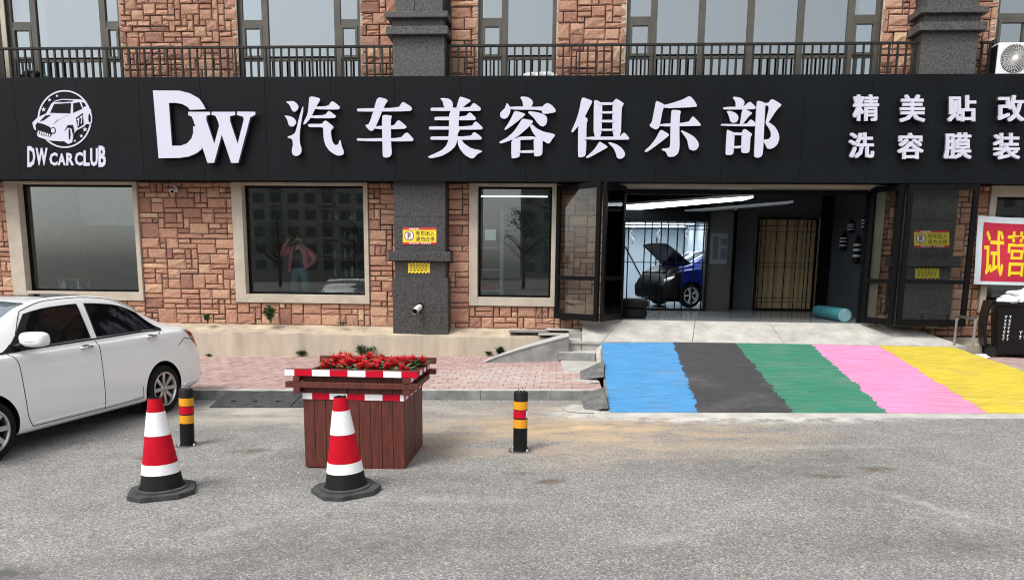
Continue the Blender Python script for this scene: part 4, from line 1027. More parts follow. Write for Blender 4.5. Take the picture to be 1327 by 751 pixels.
for c in ((180, 215, 22), (232, 132, 17), (297, 97, 13), (540, 388, 22), (508, 444, 17), (452, 487, 12)): MB().poly(em(star(*c)), front(-.012), front(.002)).build('emblem_star', 'letter_white', emblem)
def white(p): return MB().poly(em(p), front(-.024), front(-.0205)).build('emblem_detail', 'letter_white', emblem)
for dx_ in (0, 27): white([(472+dx_,300-dx_*.7),(494+dx_,284-dx_*.7),(494+dx_,296-dx_*.7),(488+dx_,356-dx_*.7),(480+dx_,360-dx_*.7),(485+dx_,304-dx_*.7),(473+dx_,312-dx_*.7)])
for i in range(6): white(bar(135 + i * 19, 398 + i * 6, 147 + i * 19, 425 + i * 6))
ring = []
for i in range(20): a = 2 * math.pi * i / 20; ring.append((266 + 24 * math.cos(a), 398 + 30 * math.sin(a)))
dark(ring); white([(266 + (p[0] - 266) * .7, 398 + (p[1] - 398) * .7) for p in ring])
for ch, b in (('D', (40, 533, 108, 714)), ('W', (112, 548, 215, 700)), ('C', (232, 588, 302, 702)), ('A', (305, 596, 372, 700)), ('R', (378, 592, 445, 700)), ('C', (452, 584, 522, 702)), ('L', (528, 570, 582, 704)), ('U', (586, 550, 652, 708)), ('B', (658, 530, 722, 714))):
    mb = MB(); x0, y0 = em([(b[0], b[1])])[0]; x1, y1 = em([(b[2], b[3])])[0]
    put_glyph(mb, ch, (x0, y0, x1, y1), front(-.014), front(.002), .035); mb.build('letter', 'letter_white', sign)

# ------------------------------------------------------------------ balcony railings above the sign
def railing(x0, x1, label, endpost=False):
    Y = 14.72; rt = (fz(58.5, 440, Y) + fz(55.2, 1100, Y)) / 2; g = empty('balcony_railing', ((x0 + x1) / 2, Y, 5.2)); tag(g, label, 'railing', 'balcony railings above the sign')
    MB().box(x0, x1, Y - .025, Y + .025, rt - .045, rt).build('top_rail', 'rail', g, bevel=.006)
    MB().box(x0, x1, Y - .02, Y + .02, 5.12, 5.16).build('bottom_rail', 'rail', g)
    n = int((x1 - x0) / .152); me = MB().box(-.0165, .0165, -.0165, .0165, 5.16, rt - .045).build('baluster', 'rail', mesh_only=True)
    for i in range(n + 1):
        o = put('baluster', me, g); o.location = (x0 + .04 + (x1 - x0 - .08) * i / n, Y, 0); o.matrix_parent_inverse = basis(g).inverted()
    if endpost: MB().box(x1, x1 + .05, Y - .03, Y + .03, 5.12, rt + .02).build('end_post', 'rail', g)
railing(-13, at(508, 60, 14.72).x, 'dark metal balcony railing left of the middle granite pilaster')
railing(at(581, 60, 14.72).x, at(1189, 60, 14.72).x, 'dark metal balcony railing between the two granite pilasters')
railing(at(1270, 60, 14.72).x, at(1286, 60, 14.72).x, 'short dark balcony railing beside the air conditioner', True)
# ================================================================== THINGS ON THE STREET
# ------------------------------------------------------------------ traffic cones
def cone_thing():
    t = empty('traffic_cone')
    def prof(h): return .172 - (.172 - .052) * (h - .05) / .76
    # base plate: square with cut corners
    c_ = .255; k = .115; pts = [(-c_ + k, -c_), (c_ - k, -c_), (c_, -c_ + k), (c_, c_ - k), (c_ - k, c_), (-c_ + k, c_), (-c_, c_ - k), (-c_, -c_ + k)]
    MB().poly(pts, lambda u, v: (u, v, .042), lambda u, v: (u, v, .0)).build('base', 'rubber_grey', t, bevel=.005, local=True)
    MB().lathe([(.205, .0425), (.205, .054), (.195, .06), (prof(.06) + .008, .062)], 32, closed=False).build('collar', 'rubber_grey', t, smooth='auto', local=True)
    def band(z0, z1, m, n='band', e=.0):
        MB().lathe([(prof(z0) - .006, z0), (prof(z0) + e, z0), (prof((z0 + z1) / 2) + e, (z0 + z1) / 2), (prof(z1) + e, z1), (prof(z1) - .006, z1)], 36, closed=False).build(n, m, t, smooth='auto', local=True)
    band(.055, .182, 'rubber', 'skirt'); band(.183, .268, 'cone_white', 'reflective_band', .002); band(.269, .503, 'cone_red', 'red_band'); band(.504, .699, 'cone_white', 'reflective_band', .002); band(.70, .81, 'cone_red', 'red_band')
    # torn rim
    mb = MB(); n = 36; vs = []
    for i in range(n):
        a = 2 * math.pi * i / n; h = .812 + (.012 * noise.noise(Vector((math.cos(a) * 2, math.sin(a) * 2, 3)))); r = prof(.81)
        vs += [(r * math.cos(a), r * math.sin(a), .806), (r * math.cos(a), r * math.sin(a), h), ((r - .008) * math.cos(a), (r - .008) * math.sin(a), h), ((r - .008) * math.cos(a), (r - .008) * math.sin(a), .70)]
    fs = [(i * 4 + j, ((i + 1) % n) * 4 + j, ((i + 1) % n) * 4 + j + 1, i * 4 + j + 1) for i in range(n) for j in range(3)]
    mb.add(vs, fs); mb.build('rim', 'rubber', t, local=True)
    return t
c1 = cone_thing(); p = atz(211, 638, 0, SL); c1.location = (p.x, p.y, gz(p.x)); c1.rotation_euler = (R(-1.0), R(-1.2), R(24)); tag(c1, 'red and white traffic cone on black base near the white car', 'traffic cone', 'traffic cones on the road')
c2 = copy_tree(c1); p = atz(449, 636, 0, SL); c2.location = (p.x, p.y, gz(p.x)); c2.rotation_euler = (R(-.8), R(-2.2), R(38)); c2['label'] = 'red and white traffic cone in front of the wooden planter'

# ------------------------------------------------------------------ bollards
def bollard():
    t = empty('bollard'); r = .072
    MB().lathe([(r, .01), (r, .60), (r * .86, .617)], 28).build('post', 'post_black', t, smooth='auto', local=True)
    MB().lathe([(.118, 0), (.118, .012)], 28).build('flange', 'steel', t, smooth='auto', local=True)
    for z0, z1, m in ((.25, .338, 'tape_yellow'), (.352, .430, 'tape_red'), (.438, .520, 'tape_yellow')):
        MB().lathe([(r, z0), (r + .0016, z0), (r + .0016, z1), (r, z1)], 28, closed=False).build('reflective_band', m, t, smooth='auto', local=True)
    mb = MB(); n = 5; vs = []
    for i in range(n + 1):
        a = R(-40 + 34 * i / n); vs += [((r + .0026) * math.cos(a), (r + .0026) * math.sin(a), .353), ((r + .0026) * math.cos(a), (r + .0026) * math.sin(a), .429)]
    mb.add(vs, [(2 * i, 2 * i + 2, 2 * i + 3, 2 * i + 1) for i in range(n)]); mb.build('white_patch', 'tape_white', t, local=True)
    ring = [(.022 * math.cos(a), 0, .638 + .028 * math.sin(a)) for a in [2 * math.pi * i / 16 for i in range(17)]]
    MB().tube(ring, .005, 6).build('ring', 'steel', t, smooth=True, local=True)
    for a in (40, 140, 220, 320):
        MB().lathe([(.012, .012), (.012, .026), (.006, .034)], 8, c=(.098 * math.cos(R(a)), .098 * math.sin(R(a)), 0)).build('bolt', 'steel', t, local=True)
    return t
b2 = bollard(); p = atz(674, 584, 0, SL); b2.location = (p.x, p.y, gz(p.x)); tag(b2, 'short black bollard with yellow and red bands standing alone in front of the kerb', 'bollard', 'banded bollards')
b1 = copy_tree(b2); p = atz(243, 577, 0, SL); b1.location = (p.x, p.y, gz(p.x)); b1.rotation_euler = (R(1), R(-1.5), R(200)); b1['label'] = 'short black bollard with yellow and red bands behind the left traffic cone'

# ------------------------------------------------------------------ planter with flowers
PX0, PX1, PY0, PY1 = -2.345, -1.397, 6.625, 7.56; PG = gz(-1.87)
pl = empty('planter', (-1.87, 7.09, PG)); tag(pl, 'square red-brown wooden planter with red and white warning tape', 'planter')
n = 9
for i in range(n):
    a = PX0 + (PX1 - PX0) * i / n; b = PX0 + (PX1 - PX0) * (i + 1) / n
    for (ya, yb) in ((PY0, PY0 + .025), (PY1 - .025, PY1)):
        dy = jit(.0025); MB().box(a + .0014, b - .0014, ya + dy, yb + dy, PG + .004, PG + .90).build('plank', 'wood', pl, bevel=.004)
    ya = PY0 + .028 + (PY1 - PY0 - .056) * i / n; yb = PY0 + .028 + (PY1 - PY0 - .056) * (i + 1) / n
    for (xa, xb) in ((PX0, PX0 + .025), (PX1 - .025, PX1)):
        dx_ = jit(.0025); MB().box(xa + dx_, xb + dx_, ya + .0014, yb - .0014, PG + .004, PG + .90).build('plank', 'wood', pl, bevel=.004)
def rails(z0, z1, axis, out, ov):
    for s in (0, 1):
        if axis == 'x':
            y0, y1 = (PY0 - out, PY0 - .002) if s == 0 else (PY1 + .002, PY1 + out)
            MB().box(PX0 - ov, PX1 + ov, y0, y1, PG + z0, PG + z1).build('rail', 'wood', pl, bevel=.005)
        else:
            x0, x1 = (PX0 - out, PX0 - .002) if s == 0 else (PX1 + .002, PX1 + out)
            MB().box(x0, x1, PY0 - ov, PY1 + ov, PG + z0, PG + z1).build('rail', 'wood', pl, bevel=.005)
rails(.715, .768, 'y', .065, .07); rails(.770, .824, 'x', .065, .14); rails(.826, .876, 'y', .065, .07); rails(.878, .942, 'x', .065, .14)
def tape_run(a, b, z0, z1, nrm, first, seg=.165):
    a = Vector(a); b = Vector(b); d = (b - a); L = d.length; d.normalize(); s = 0; k = first; nv = Vector(nrm)
    while s < L - .004:
        e = min(L, s + (seg if s > 0 else seg * .55)); p, q = a + d * s, a + d * e; off = nv * .003
        MB().hexa([(p.x, p.y, PG + z0), (q.x, q.y, PG + z0), (q.x + off.x, q.y + off.y, PG + z0), (p.x + off.x, p.y + off.y, PG + z0)], [(p.x, p.y, PG + z1), (q.x, q.y, PG + z1), (q.x + off.x, q.y + off.y, PG + z1), (p.x + off.x, p.y + off.y, PG + z1)]).build('warning_tape', ('tape_white', 'tape_red')[k % 2], pl)
        s = e; k += 1
tape_run((PX0 - .14, PY0 - .0655, 0), (PX1 + .14, PY0 - .0655, 0), .881, .939, (0, -1, 0), 0)
tape_run((PX0 - .002, PY0 - .003, 0), (PX1 + .002, PY0 - .003, 0), .655, .712, (0, -1, 0), 0)
tape_run((PX1 + .0035, PY0 - .002, 0), (PX1 + .0035, PY1, 0), .655, .712, (1, 0, 0), 1, .11)
tape_run((PX1 + .0655, PY0 - .065, 0), (PX1 + .0655, PY1 + .06, 0), .829, .873, (1, 0, 0), 1, .11)
mb = MB(); nn = 14; vs = []
for i in range(nn + 1):
    for j in range(nn + 1): vs.append((PX0 + .03 + (PX1 - PX0 - .06) * i / nn, PY0 + .03 + (PY1 - PY0 - .06) * j / nn, PG + .845 + jit(.012)))
mb.add(vs, [(i * (nn + 1) + j, (i + 1) * (nn + 1) + j, (i + 1) * (nn + 1) + j + 1, i * (nn + 1) + j + 1) for i in range(nn) for j in range(nn)]); mb.build('soil', 'soil', pl, smooth=True)
def leafquad(mb, p, d, up, L, W):
    d = d.normalized(); s = d.cross(up).normalized(); m = p + d * (L * .45) + Vector((0, 0, L * .06)); e = p + d * L - Vector((0, 0, L * .12))
    mb.add([p, m + s * W, e, m - s * W], [(0, 1, 2), (0, 2, 3)])
def rdir(lo=-.1, hi=.9):
    a = random.uniform(0, 2 * math.pi); return Vector((math.cos(a), math.sin(a), random.uniform(lo, hi)))
def salvia(x, y, label, ns):
    t = empty('flower_plant', (x, y, PG + .84)); tag(t, label, 'flower', 'red flowers in the planter')
    lf = MB(); fl = MB()
    for i in range(80):
        d = rdir(.0, .8); p = Vector((x + jit(.12), y + jit(.12), PG + .85 + random.uniform(0, .07))); leafquad(lf, p, d, Vector((0, 0, 1)), random.uniform(.06, .11), random.uniform(.02, .034))
    for i in range(ns * 2 + 1):
        bx, by = x + jit(.11), y + jit(.10); h = random.uniform(.05, .11); z0 = PG + .885 + random.uniform(0, .03)
        lf.tube([(bx, by, PG + .84), (bx, by, z0 + h)], .004, 5)
        m = 44
        for k in range(m):
            u = k / m; rr = .06 * (1 - .45 * u) * random.uniform(.75, 1.2); a = k * 2.4; p = Vector((bx + .008 * math.cos(a), by + .008 * math.sin(a), z0 - .02 + h * u * .95)); leafquad(fl, p, Vector((math.cos(a), math.sin(a), random.uniform(.1, 1.0))), Vector((0, 0, 1)), rr, rr * .36)
    lf.build('foliage', 'leaf', t, fix=False); fl.build('blossom', 'petal', t, fix=False)
spots = [(-2.12, 6.95, 'small red flower plant at the front left corner of the planter', 3), (-1.98, 7.18, 'tall bushy red flower plant at the left of the planter', 5), (-1.84, 6.92, 'low red flower plant front and just left of centre in the planter', 2),
         (-1.76, 7.28, 'tall red flower plant at the back centre of the planter', 5), (-1.66, 7.05, 'red flower plant in the middle of the planter, right of centre', 3), (-1.55, 7.32, 'red flower plant at the back right of the planter', 3),
         (-1.50, 6.95, 'red flower plant at the front right of the planter', 2), (-1.46, 7.42, 'single upright red flower plant in the back right corner of the planter', 1), (-2.15, 7.38, 'red flower plant at the back left of the planter', 3), (-1.9, 7.42, 'red flower plant at the back, left of centre in the planter', 3), (-2.2, 7.15, 'sparse red flower plant along the left board of the planter', 2)]
for s in spots: salvia(*s)

# ------------------------------------------------------------------ rubber kerb ramps
def kerb_ramp(xa, xb, label):
    t = empty('kerb_ramp', ((xa + xb) / 2, 9.95, gz(xa))); tag(t, label, 'kerb ramp', 'rubber kerb ramps')
    mb = MB(); mb.hexa([(xa, 9.64, gz(xa)), (xb, 9.64, gz(xb)), (xb, 10.235, gz(xb)), (xa, 10.235, gz(xa))], [(xa + .0, 9.645, gz(xa) + .018), (xb, 9.645, gz(xb) + .018), (xb, 10.235, wz(xb) - .012), (xa, 10.235, wz(xa) - .012)])
    mb.build('wedge', 'rubber_grey', t, bevel=.006)
    for f in (.22, .5, .78):
        xx = xa + (xb - xa) * f; zz = gz(xx) + .018 + (wz(xx) - .012 - gz(xx) - .018) * .35; MB().lathe([(.03, -.01), (.03, .006), (.012, .004)], 14, c=(xx, 9.845, zz)).build('bolt_cap', 'rubber', t)
kerb_ramp(-4.72, -3.60, 'grey rubber kerb ramp left of the planter, between car and planter'); kerb_ramp(-3.585, -2.47, 'grey rubber kerb ramp partly hidden behind the planter')

# loose grit along the kerb foot and around the ramp toe
mb = MB()
for i in range(420):
    if i < 240: x_ = random.uniform(-6.5, .6); y_ = 10.22 - abs(random.gauss(0, .16))
    elif i < 330: x_ = random.uniform(.3, 7.5); y_ = 9.04 - abs(random.gauss(0, .10))
    else: x_ = random.uniform(-4.5, 6); y_ = random.uniform(4.5, 9.3)
    r_ = random.uniform(.004, .013); q = [(x_ + r_ * jit(1.3), y_ + r_ * jit(1.3), gz(x_) + r_ * random.uniform(.3, 1.2)) for _ in range(2)]
    mb.add([(x_ - r_, y_ - r_ * .8, gz(x_)), (x_ + r_, y_ - r_ * .7, gz(x_)), (x_ + r_ * .2, y_ + r_, gz(x_)), (x_ + jit(r_ * .4), y_ + jit(r_ * .4), gz(x_) + r_ * random.uniform(.7, 1.3))], [(0, 1, 3), (1, 2, 3), (2, 0, 3)])
o = mb.build('grit', 'concrete', fix=False); tag(o, 'loose grit scattered along the kerb and road', 'grit', kind='stuff')
# ------------------------------------------------------------------ cars
def catmull(p0, p1, p2, p3, t):
    return .5 * ((2 * p1) + (p2 - p0) * t + (2 * p0 - 5 * p1 + 4 * p2 - p3) * t * t + (3 * p1 - p0 - 3 * p2 + p3) * t ** 3)
def curve(xs, ys, x):
    if x <= xs[0]: return ys[0]
    if x >= xs[-1]: return ys[-1]
    i = max(k for k in range(len(xs) - 1) if xs[k] <= x); h = xs[i + 1] - xs[i]; t = (x - xs[i]) / h
    def sl(k):
        if k == 0 or k == len(xs) - 1: k2 = min(max(k, 1), len(xs) - 1); return (ys[k2] - ys[k2 - 1]) / (xs[k2] - xs[k2 - 1])
        a = (ys[k] - ys[k - 1]) / (xs[k] - xs[k - 1]); b = (ys[k + 1] - ys[k]) / (xs[k + 1] - xs[k]); return 0 if a * b <= 0 else 2 * a * b / (a + b)
    m0, m1 = sl(i) * h, sl(i + 1) * h; t2, t3 = t * t, t ** 3
    return (2 * t3 - 3 * t2 + 1) * ys[i] + (t3 - 2 * t2 + t) * m0 + (-2 * t3 + 3 * t2) * ys[i + 1] + (t3 - t2) * m1
SX = [-.99, -.965, -.90, -.70, -.45, -.15, .2, .6, 1.05, 1.5, 1.85, 2.15, 2.45, 2.7, 3.0, 3.25, 3.42, 3.52]
TOP = [.80, 1.0, 1.045, 1.075, 1.11, 1.225, 1.355, 1.445, 1.475, 1.462, 1.405, 1.27, 1.125, 1.01, .955, .885, .79, .62]
SHO = [.70, .93, .975, .985, .975, .955, .935, .92, .905, .89, .878, .868, .86, .845, .81, .75, .68, .58]
WID = [.70, .76, .81, .858, .878, .885, .888, .888, .888, .888, .888, .886, .884, .88, .86, .81, .72, .60]
BOT = [.34, .30, .26, .23, .21, .19, .185, .185, .185, .185, .185, .185, .19, .19, .20, .21, .23, .28]
TOP = [.3 + (v - .3) * 1.10 for v in TOP]; SHO = [.3 + (v - .3) * 1.09 for v in SHO]
SHO = [v + d for v, d in zip(SHO, [0, .03, .05, .055, .06, .065, .07, .075, .085, .095, .105, .115, .115, .10, .08, .05, .02, 0])]
TOP = [v + d for v, d in zip(TOP, [0, .03, .04, .045, .04, .03, .02, .01, 0, 0, .01, .03, .06, .07, .07, .05, .03, 0])]
TOP[:7] = [.80, 1.02, 1.085, 1.115, 1.14, 1.27, 1.465]; SHO[:6] = [.70, .95, 1.01, 1.04, 1.05, 1.055]
ROO = [.62, .66, .68, .68, .66, .625, .60, .585, .585, .59, .605, .63, .66, .70, .68, .62, .54, .46]
WB = 2.62; WR = .318
def car_ring(x):
    zt, zs, w_, zb, wr = (curve(SX, A, x) for A in (TOP, SHO, WID, BOT, ROO)); g = max(0, zt - zs)
    return [(0, zb), (w_ * .72, zb), (w_ * .935, zb + .025), (w_ * .985, zb + .13), (w_, zb + .33), (w_ * .992, zs - .17), (w_ * .972, zs - .035), (w_ * .925, zs + min(.015, g * .1)), (wr + .02, zt - min(.075, g * .22)), (wr * .78, zt - min(.018, g * .08)), (0, zt)]
def car_surf(x, v, off=0):
    P = car_ring(x); i = min(int(v), len(P) - 2); t = v - i; q = []
    def pt(k):
        if k < 0: return (-P[1][0], P[1][1])
        if k >= len(P): return (-P[-2][0], P[-2][1])
        return P[k]
    a, b, c, d = pt(i - 1), pt(i), pt(i + 1), pt(i + 2)
    r = [catmull(a[k], b[k], c[k], d[k], t) for k in (0, 1)]
    if off:
        e = .01; r2 = [catmull(a[k], b[k], c[k], d[k], min(1, t + e)) - catmull(a[k], b[k], c[k], d[k], max(0, t - e)) for k in (0, 1)]; l = math.hypot(*r2) or 1
        r = [r[0] + r2[1] / l * off, r[1] - r2[0] / l * off]
    k = min(1, max(0, (-.35 - x) / .5)); x2 = x + .34 * max(0, r[1] - .62) * k * k * (3 - 2 * k)
    k = min(1, max(0, (x - 3.0) / .5)); x2 -= .35 * max(0, r[1] - .55) * k
    return Vector((x2, r[0], r[1]))
def mirror(p, s): return (p[0], p[1] * s, p[2])
def car_patch(mb, poly, off, s=1, n=14, m=6):
    """quad patch on the body side: poly = 4 corners (x, v) in order, interpolated"""
    vs = []
    for i in range(n + 1):
        for j in range(m + 1):
            u, t = i / n, j / m; a, b, c, d = poly
            x = (a[0] * (1 - u) + b[0] * u) * (1 - t) + (d[0] * (1 - u) + c[0] * u) * t; v = (a[1] * (1 - u) + b[1] * u) * (1 - t) + (d[1] * (1 - u) + c[1] * u) * t
            vs.append(mirror(car_surf(x, v, off), s))
    mb.add(vs, [(i * (m + 1) + j, (i + 1) * (m + 1) + j, (i + 1) * (m + 1) + j + 1, i * (m + 1) + j + 1) for i in range(n) for j in range(m)])
    return mb
def car_line(mb, pts, off, r, s=1, n=6):
    path = []
    for k in range(len(pts) - 1):
        for i in range(n): u = i / n; path.append(mirror(car_surf(pts[k][0] * (1 - u) + pts[k + 1][0] * u, pts[k][1] * (1 - u) + pts[k + 1][1] * u, off), s))
    path.append(mirror(car_surf(*pts[-1], off), s)); mb.tube(path, r, 5)
def make_wheel(parent, x, y, s, spokes, rim):
    """s = outward direction along y"""
    w_ = MB().lathe([(.205, -.10), (.27, -.105), (.305, -.09), (WR, -.055), (WR, .055), (.305, .09), (.27, .105), (.215, .10)], 36, 'y', closed=False).build('wheel', 'tyre', parent, smooth='auto', local=True)
    w_.location = (x, y, WR)
    r = MB(); r.lathe([(.218, -.09), (.218, s * .085), (.224, s * .104), (.205, s * .106), (.195, s * .085), (.195, -.09)], 36, 'y', closed=False)
    for i in range(spokes):
        a = 2 * math.pi * i / spokes; ca, sa = math.cos(a), math.sin(a)
        def q(rad, wd, yy): return [(rad * ca - wd * sa, yy, rad * sa + wd * ca), (rad * ca + wd * sa, yy, rad * sa - wd * ca)]
        i0, i1 = q(.035, .022, s * .080), q(.20, .026, s * .096); j0, j1 = q(.035, .022, s * .05), q(.20, .030, s * .06)
        r.add([i0[0], i0[1], i1[1], i1[0], j0[0], j0[1], j1[1], j1[0]], [(0, 1, 2, 3), (4, 7, 6, 5), (0, 4, 5, 1), (1, 5, 6, 2), (2, 6, 7, 3), (3, 7, 4, 0)])
    r.lathe([(.05, s * .05), (.05, s * .088), (.03, s * .094)], 16, 'y')
    r.build('rim', rim, w_, smooth='auto', local=True)
    MB().lathe([(.19, s * .0), (.19, s * .012)], 24, 'y').build('brake_disc', 'wall_dark', w_, local=True)
def make_car(label, cat_label, paint, spokes=8, front_paint=None, hood=True, group=None):
    t = empty('car'); tag(t, label, 'car', group)
    me = bpy.data.meshes.new('body'); vs = []; fs = []; NV = 44
    xs = []
    for i in range(len(SX) - 1):
        k = 3 if SX[i + 1] - SX[i] < .12 else 5
        xs += [SX[i] + (SX[i + 1] - SX[i]) * j / k for j in range(k)]
    xs.append(SX[-1]); ring = [10 * j / NV for j in range(NV + 1)]
    for x in xs:
        L = [car_surf(x, v) for v in ring]; L[0].y = 0; L[-1].y = 0
        vs += [tuple(p) for p in L] + [(p.x, -p.y, p.z) for p in reversed(L[1:-1])]
    M = 2 * NV
    for i in range(len(xs) - 1):
        for j in range(M): fs.append((i * M + j, i * M + (j + 1) % M, (i + 1) * M + (j + 1) % M, (i + 1) * M + j))
    fs += [tuple(range(M)), tuple((len(xs) - 1) * M + j for j in reversed(range(M)))]
    me.from_pydata(vs, [], fs); bm = bmesh.new(); bm.from_mesh(me); bmesh.ops.recalc_face_normals(bm, faces=bm.faces); bm.to_mesh(me); bm.free()
    for k in (paint, 'plastic_black'): me.materials.append(MATS[k])
    tmp = bpy.data.objects.new('tmp', me); col.objects.link(tmp)
    cut = MB()
    for x in (0, WB):
        for s in (-1, 1): cut.lathe([(.358, s * .60), (.358, s * 1.1)], 48, 'y', c=(x, 0, WR + .012))
    cm = cut.build('cut', 'plastic_black', mesh_only=True); cm.materials.append(MATS['plastic_black']); cm.polygons.foreach_set('material_index', [1] * len(cm.polygons))
    co = bpy.data.objects.new('cut', cm); col.objects.link(co); md = tmp.modifiers.new('b', 'BOOLEAN'); md.object = co; md.operation = 'DIFFERENCE'; md.solver = 'EXACT'
    dg = bpy.context.evaluated_depsgraph_get(); bme = bpy.data.meshes.new_from_object(tmp.evaluated_get(dg)); bpy.data.objects.remove(tmp); bpy.data.objects.remove(co)
    bme.name = 'body'
    if front_paint:
        bme.materials.append(MATS[front_paint])
        for p in bme.polygons:
            if p.material_index == 0 and p.center.x > 2.95: p.material_index = 2
    bme.polygons.foreach_set('use_smooth', [True] * len(bme.polygons)); bme.set_sharp_from_angle(angle=R(40))
    body = put('body', bme, t, local=True)
    O = .004
    for s in (1, -1):
        # side glass: front door, rear door, quarter light
        for (n_, pg) in (('front_door_window', [(1.13, 7.12), (2.30, 7.10), (1.86, 7.86), (1.10, 7.88)]), ('rear_door_window', [(.27, 7.13), (1.03, 7.12), (.98, 7.88), (.34, 7.84)]), ('quarter_window', [(-.12, 7.18), (.25, 7.14), (.32, 7.84), (.17, 7.76)])):
            gm = car_patch(MB(), pg, O, s); gl_ = gm.build(n_, 'car_glass', t, smooth=True, local=True)
            ol = MB(); car_line(ol, pg + [pg[0]], O + .001, .007, s); ol.build('window_trim', 'plastic_black', gl_, local=True)
        # belt moulding, seams, sill line
        sm = MB(); car_line(sm, [(1.075, 7.0), (1.075, 5.5), (1.07, 3.2), (1.07, 2.55)], .0005, .0042, s); car_line(sm, [(2.28, 6.95), (2.20, 5.5), (2.16, 3.4), (2.10, 2.6)], .0005, .0042, s)
        car_line(sm, [(2.10, 2.62), (1.07, 2.58), (.40, 2.62)], .0005, .0042, s); car_line(sm, [(-.05, 6.9), (.02, 6.2)], .0005, .004, s); car_line(sm, [(.40, 2.6), (.42, 3.6)], .0005, .004, s)
        car_line(sm, [(2.28, 6.95), (1.88, 8.0), (1.5, 8.18), (1.0, 8.2), (.5, 8.16), (.1, 7.9)], .0005, .004, s)
        car_line(sm, [(-.55, 5.35), (-.9, 5.2)], .0005, .004, s); car_line(sm, [(-.55, 5.35), (-.36, 4.9)], .0005, .004, s)
        sm.build('panel_seam', 'wall_dark', t, local=True)
        st = MB(); car_line(st, [(2.08, 2.82), (.42, 2.82)], .004, .009, s); st.build('sill_trim', paint, t, smooth=True, local=True)
        bl = MB(); car_line(bl, [(2.36, 7.04), (-.1, 7.08)], .002, .010, s); bl.build('belt_moulding', 'plastic_black', t, local=True)
        for xh in (1.27, .17):
            c_ = car_surf(xh, 5.93, .0); h = MB(); h.tube([(xh - .10, s * (c_.y + .008), c_.z), (xh - .05, s * (c_.y + .034), c_.z + .004), (xh + .05, s * (c_.y + .034), c_.z + .004), (xh + .10, s * (c_.y + .008), c_.z)], [.013, .018, .018, .013], 8); hd = h.build('door_handle', 'chrome', t, smooth=True, local=True)
            MB().ball((xh, s * (c_.y - .004), c_.z - .004), .085, .010, .034).build('handle_cup_shade', 'wall_dark', hd, smooth=True, local=True)  # near-black oval stands in for the shadow inside the handle cup
        # mirror
        c_ = car_surf(2.12, 7.1); mr = MB().pillow((2.06, s * (c_.y + .15), c_.z + .10), .085, .15, .078).build('mirror', paint, t, smooth=True, local=True)
        MB().tube([(2.16, s * (c_.y - .02), c_.z + .02), (2.09, s * (c_.y + .08), c_.z + .055)], [.035, .028], 8).build('mirror_arm', 'plastic_black', mr, smooth=True, local=True)
        MB().ball((2.095, s * (c_.y + .16), c_.z + .085), .058, .122, .014, 12, 6).build('indicator', 'chrome', mr, smooth=True, local=True)
        car_patch(MB(), [(2.12, 6.95), (2.38, 6.95), (2.20, 7.32), (2.10, 7.32)], .006, s).build('mirror_base', 'plastic_black', t, smooth=True, local=True)
        car_patch(MB(), [(-.99, 4.75), (-.80, 5.1), (-.62, 6.88), (-.982, 6.93)], .006, s).build('tail_lamp', 'lamp_red', t, smooth=True, local=True)
        car_patch(MB(), [(3.12, 5.5), (3.46, 5.3), (3.40, 6.6), (3.05, 6.7)], .006, s).build('headlamp', 'chrome', t, smooth=True, local=True)
        bt = MB(); car_line(bt, [(-.36, 2.9), (-.7, 2.75), (-.95, 2.9)], .004, .012, s); bt.build('bumper_lip', paint, t, smooth=True, local=True)
        for x in (0, WB): make_wheel(t, x, s * .785, s, spokes, 'rim_silver' if not front_paint else 'plastic_white')
    for (n_, xa, xb, va) in (('windscreen', 1.76, 2.52, 8.35), ('rear_window', -.28, .38, 8.35)):
        mb = MB(); car_patch(mb, [(xa, va), (xb, va), (xb, 10), (xa, 10)], .004, 1); car_patch(mb, [(xa, va), (xb, va), (xb, 10), (xa, 10)], .004, -1); mb.build(n_, 'car_glass' if n_ == 'rear_window' else 'screen_glass', t, smooth=True, local=True)
    mb = MB(); car_patch(mb, [(.75, 9.0), (1.35, 9.0), (1.35, 10), (.75, 10)], .004, 1); car_patch(mb, [(.75, 9.0), (1.35, 9.0), (1.35, 10), (.75, 10)], .004, -1); mb.build('sunroof', 'car_glass', t, smooth=True, local=True)
    MB().box(-.75, 3.2, -.62, .62, .15, .24).build('underbody', 'plastic_black', t, local=True)
    mb = MB(); car_patch(mb, [(3.44, 3.6), (3.5, 3.6), (3.5, 5.4), (3.44, 5.4)], .01, 1); car_patch(mb, [(3.44, 3.6), (3.5, 3.6), (3.5, 5.4), (3.44, 5.4)], .01, -1); mb.build('front_grille', 'plastic_black', t, local=True)
    return t
mat('screen_glass', (.10, .13, .16), .05, var=.3, spec=.8, coat=1.)
hx, hy = -.135, -.99; L_ = math.hypot(hx, hy); hx, hy = hx / L_, hy / L_
lfx, lfy = -hy, hx           # left of heading
p = atz(217, 534, 0, SL)
ox, oy = p.x - lfx * .885, p.y - lfy * .885
wc = make_car('white four-door sedan parked at the left, nose out of the picture', 'car', 'paint_white', 8)
tilt = math.atan(SL)
wc.location = (ox, oy, gz(ox)); wc.rotation_euler = (Matrix.Rotation(-tilt, 3, 'Y') @ Matrix.Rotation(math.atan2(hy, hx), 3, 'Z')).to_euler()
# blue car in the workshop, bonnet up
bc = make_car('dark blue and black car with raised bonnet behind the garage grille', 'car', 'paint_blue', 5, 'paint_black')
p = atz(895, 398.5, FLOOR); ang = R(-158)
hx2, hy2 = math.cos(ang), math.sin(ang); l2 = (-hy2, hx2)
bc.location = (p.x - hx2 * WB - l2[0] * .885, p.y - hy2 * WB - l2[1] * .885, FLOOR); bc.rotation_euler = (0, 0, ang)
